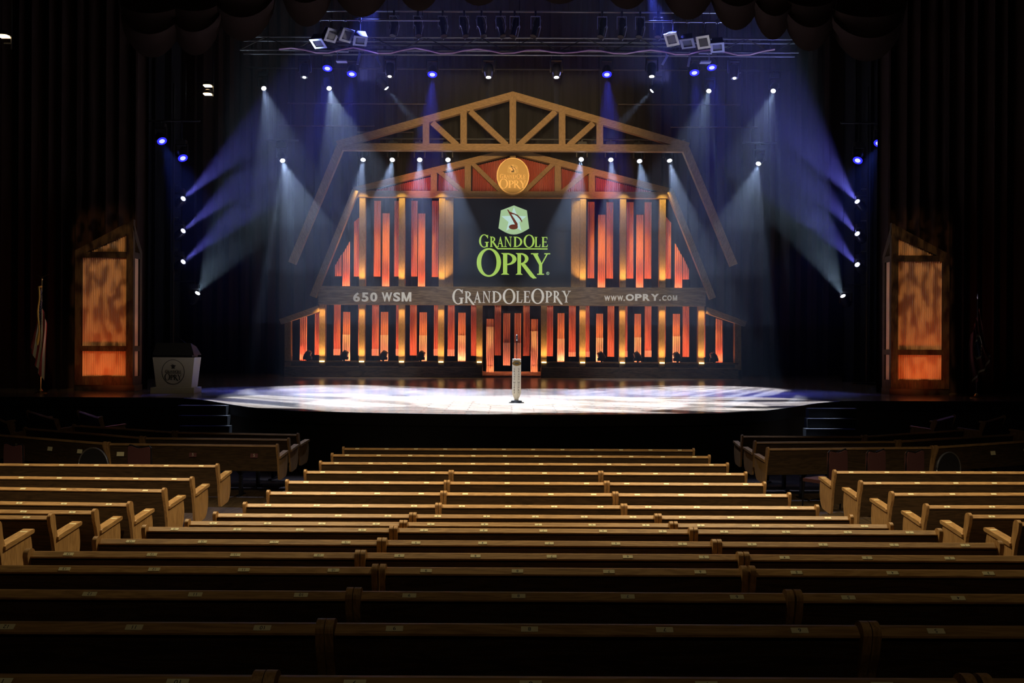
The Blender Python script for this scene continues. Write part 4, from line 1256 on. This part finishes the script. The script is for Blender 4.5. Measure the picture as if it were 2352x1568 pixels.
def pew(p0, p1, zf, label, group, first=None, plates=True, digits=True, arms=(-1, 1), armplate=()):
    p0, p1 = Vector(p0), Vector(p1)
    c = (p0 + p1) / 2; d = p1 - p0; L = d.length
    t = thing('pew', label, 'pew', (c.x, c.y, zf), math.atan2(d.y, d.x), group)
    h = L / 2 - PT
    MB().prismx(rail_poly, -h, h).build('top_rail', OAK_X, t)
    MB().prismx([(-.012, .80), (.018, .80), (.085, .44), (.055, .42)], -h, h).build('backrest', OAK_SHADED, t)
    MB().prismx([(.06, .425), (.46, .435), (.475, .45), (.46, .468), (.07, .455)], -h, h).build('seat', OAK_X, t)
    for s in (-1, 1):
        put('end_panel', me_end[s], t, (s * (L / 2 - PT / 2), 0, 0))
        if s in arms: put('armrest', me_arm, t, (s * (L / 2 - PT / 2 - .012), 0, 0))
    nl = 2 if L < 3 else 3
    for i in range(nl):
        put('leg', me_leg, t, (-L / 2 + L * (i + .5) / nl, 0, 0))
    if plates:
        n = max(2, round(L / .46)); st = L / n
        for i in range(n):
            x = -L / 2 + st * (i + .5)
            o = put('number_plate', me_plate, t, (x, -.003, .8337), (RS, 0, 0))
            if digits and first is not None:
                v = first - i
                if v > 0: put('number', digit_mesh(str(v)), o)
    for s in armplate:
        put('number_plate', me_plate, t, (s * (L / 2 - PT / 2 - .012), .42, .6985), (math.atan2(.05, .435), 0, 0))
    return t
third = ('left', 'middle', 'right')
for i, (Y, h, ends, yc) in enumerate(ROWS):
    zf = row_floor(h)
    nxt = None
    for j, (a, b) in enumerate(ends):
        v = yc - CY
        X0, X1 = (a - CX + ROLL * v) * Y / F, (b - CX + ROLL * v) * Y / F
        n = max(2, round((X1 - X0) / .46))
        first = 9 + n if j == 0 and len(ends) == 3 else (n if len(ends) == 1 else nxt)
        nxt = first - n
        lab = ('full width oak pew in the middle block, %s row from the stage' % ORD[i]) if len(ends) == 1 else 'oak pew in the middle block, %s row from the stage, %s pew' % (ORD[i], third[j])
        if i == 15: lab = 'nearest oak pew at the bottom edge of the picture, %s of three' % third[j]
        pew((X0, Y), (X1, Y), zf, lab, 'oak pews of the middle block', first, True, i >= 6, arms=(-1, 1) if len(ends) == 1 else ((-1,), (), (1,))[j])
Lr = [(502, 12.69, 1.656), (444, 11.47, 1.656), (381, 10.59, 1.656), (302, 9.69, 1.656), (222.5, 8.99, 1.61), (122, 8.37, 1.545), (-2, 7.55, 1.455)]
for i, (px, Y, h) in enumerate(Lr):
    X = (px - CX + 1.8) * Y / F
    a = math.radians((1, 2, 3.5, 3, 2, 1, 1)[i]); L = 4.2
    pew((X - L * math.cos(a), Y + L * math.sin(a)), (X, Y), row_floor(h), 'oak pew of the left block with a lit aisle end, %s from the stage' % ORD[i], 'oak pews of the left block', 24, True, i > 2, armplate=(1,))
Rr = [(1913, 12.37, 1.656), (1973, 11.42, 1.656), (2044, 10.59, 1.656), (2123, 9.78, 1.656), (2221, 8.99, 1.61), (2333, 8.28, 1.545)]
for i, (px, Y, h) in enumerate(Rr):
    X = (px - CX + 1.8) * Y / F
    a = math.radians((1, 1.5, 2, 1.5, 1, 1)[i]); L = 4.2
    pew((X, Y), (X + L * math.cos(a), Y + L * math.sin(a)), row_floor(h), 'oak pew of the right block with a lit aisle end, %s from the stage' % ORD[i], 'oak pews of the right block', 9, True, i > 2, armplate=(-1,))
def nrm(p): return p
front = [('left', 'inner', 'nearest', (-6.47, 15.37), (-3.70, 15.20)), ('left', 'outer', 'nearest', (-9.5, 17.0), (-6.52, 15.40)),
         ('left', 'inner', 'middle', (-6.25, 16.30), (-3.74, 16.15)), ('left', 'outer', 'middle', (-9.1, 17.92), (-6.30, 16.33)),
         ('left', 'inner', 'farthest', (-6.05, 17.30), (-3.77, 16.98)), ('left', 'outer', 'farthest', (-8.49, 18.58), (-6.10, 17.33)),
         ('right', 'inner', 'nearest', (4.01, 15.05), (6.77, 15.40)), ('right', 'outer', 'nearest', (6.82, 15.43), (9.6, 16.85)),
         ('right', 'inner', 'middle', (4.06, 16.04), (6.54, 16.28)), ('right', 'outer', 'middle', (6.59, 16.31), (9.26, 17.66)),
         ('right', 'inner', 'farthest', (4.09, 17.06), (6.27, 17.10)), ('right', 'outer', 'farthest', (6.32, 17.13), (8.74, 18.50))]
for sd, io, row, p0, p1 in front:
    t = pew(p0, p1, 0, '%s pew of the %s row in the front %s block' % (io, row, sd), 'dim oak pews of the front side blocks', None, False, False)
    if row == 'nearest':
        L = (Vector(p1) - Vector(p0)).length
        if (sd, io) == ('left', 'inner'): spots = ((-.93, 1), (.0, 5), (.78, 5))
        elif (sd, io) == ('left', 'outer'): spots = ((-.35, 1), (.2, 1), (.68, 1))
        elif (sd, io) == ('right', 'outer'): spots = ((-.1, 1), (.5, 1))
        else: spots = ()
        for u, kind in spots:
            x = u * L / 2 * .92
            mm = MB().box(-.06, .06, -.0, .004, -.05, .05)
            o = mm.build('section_sign' if kind == 5 else 'number_plate', mat('sign_maroon', (.16, .05, .05), .6) if kind == 5 else PLATE, t)
            o.location = (x, .013, .69); o.rotation_euler = (-.184, 0, 0)
            o.location.y = -.012 + (.80 - .69) / .38 * .067 - .006
            if kind == 5:
                w = MB()
                for q, ch in enumerate('SECTION'): 
                    s_ = sans_mb(ch, -.045 + q * .013, -.034 + q * .013, .026, .040, -.002, -.001, .0); w.add(s_.v, s_.f)
                w.build('word', FWHT, o)
                sans_mb('5', -.014, .014, -.035, .012, -.002, -.001, .0).build('number', FWHT, o)
for sd, nm, p0, p1 in (('left', 'nearest', (-11.5, 21.1), (-9.87, 18.84)), ('left', 'middle', (-11.2, 22.2), (-9.4, 19.8)), ('left', 'farthest', (-10.05, 22.25), (-8.66, 20.2)),
                       ('right', 'nearest', (10.9, 19.9), (12.3, 21.8)), ('right', 'middle', (9.97, 20.25), (11.3, 22.0)), ('right', 'farthest', (9.1, 20.6), (10.2, 22.1))):
    pew(p0, p1, 0, 'angled pew turned to the stage at far %s, %s of three' % (sd, nm), 'angled pews at the sides of the stage', None, False, False)

# ------------------------------------------------------------------ loose chairs behind the front side blocks
bo = smooth_curve([(-.205, .50), (-.215, .70), (-.21, .86), (-.20, .905), (-.16, .915), (-.09, .90), (0, .885), (.09, .90), (.16, .915), (.20, .905), (.21, .86), (.215, .70), (.205, .50)], 3)
me_cb = MB().prism(bo, -.03, .02).mesh('backrest', MAROON_P, True)
me_cs = MB().box(-.22, .22, .02, .44, .43, .48).mesh('seat', MAROON_P)
me_cf = MB().tube([(-.225, 0, 0.44), (-.228, -.01, .72), (-.22, -.01, .90), (-.19, -.01, .93), (0, -.01, .90), (.19, -.01, .93), (.22, -.01, .90), (.228, -.01, .72), (.225, 0, .44)], .012, 6).mesh('back_frame', BLACKM)
legs = [MB().tube([(x, y, .44), (x * 1.05, y + (.03 if y > .2 else -.05), 0)], .012, 6).mesh('leg', BLACKM) for x in (-.21, .21) for y in (.03, .42)]
def chair(x, Y, rz, label):
    t = thing('banquet_chair', label, 'chair', (x, Y, 0), rz, 'burgundy chairs behind the front side blocks')
    put('seat', me_cs, t); put('backrest', me_cb, t); put('back_frame', me_cf, t)
    for m_ in legs: put('leg', m_, t)
for i, px in enumerate((1924, 2012, 2101)):
    chair((px - CX) * 14.15 / F, 14.15, .62, 'burgundy padded chair behind the right front block, %s from the aisle' % ORD[i])
chair((323 - CX) * 14.3 / F, 14.3, -.4, 'burgundy padded chair behind the left front block')
chair((34 - CX) * 14.5 / F, 14.5, -.5, 'burgundy padded chair at the far left edge')
# dark round-backed chairs
rb = [(math.cos(a) * .26, .62 + math.sin(a) * .26) for a in [PI * i / 16 for i in range(17)]]
me_rb = MB().prism([(-.26, .40)] + rb[::-1] + [(.26, .40)], -.02, .015).mesh('backrest', BLACK)
me_rf = MB().tube([(-.265, -.02, .30)] + [(x * 1.02, -.02, z_ * 1.005) for x, z_ in rb[::-1]] + [(.265, -.02, .30)], .012, 6).mesh('back_frame', STEEL)
me_rs = MB().lathe([(.24, .42), (.25, .44), (.24, .47)], 20, (0, .26, 0)).mesh('seat', BLACK)
for px, Y, rz, nm in ((218, 14.35, -.3, 'left'), (2178, 14.3, .5, 'right')):
    t = thing('round_back_chair', 'black round backed chair with a thin metal rim behind the %s front block' % nm, 'chair', ((px - CX) * Y / F, Y, 0), rz)
    put('seat', me_rs, t); put('backrest', me_rb, t); put('back_frame', me_rf, t)
    for x in (-.2, .2):
        for y in (.02, .44): MB().tube([(x, y, .44), (x * 1.1, y * 1.05, 0)], .012, 6).build('leg', BLACKM, t)

# added blue spots without fixtures, giving the overhead rigging its rim glints
for sx in (-1, 1):
    spot('added_rig_kick', (sx * 5.5, 33.5, 11.6), (sx * 1.0, 28.6, 13.2), 1300, (.35, .33, 1.0), 34, .8, .08)

# ------------------------------------------------------------------ haze on the stage
def haze(name, z0, z1, dens, label):
    hz = MB().box(-15.5, 15.5, 27.3, 40.2, z0, z1).build(name, None)
    hm = bpy.data.materials.new(name); hm.use_nodes = True
    n_, l_ = hm.node_tree.nodes, hm.node_tree.links
    n_.remove(n_['Principled BSDF'])
    vs_ = n_.new('ShaderNodeVolumeScatter')
    vs_.inputs['Color'].default_value = (.78, .87, 1, 1); vs_.inputs['Density'].default_value = dens; vs_.inputs['Anisotropy'].default_value = .1
    l_.new(vs_.outputs[0], n_['Material Output'].inputs['Volume'])
    hz.data.materials.append(hm)
    hz['kind'] = 'stuff'; hz['label'] = label; hz['category'] = 'haze'
haze('stage_haze', 6.2, 17.5, .0042, 'haze hanging high over the stage and showing the light beams')
haze('stage_haze', 4.6, 6.19, .0030, 'middle layer of haze in front of the screen')
haze('stage_haze', 3.0, 4.59, .0021, 'haze at the height of the sign beam')
haze('floor_haze', STZ + .02, 2.99, .0013, 'thinner haze low over the stage floor')
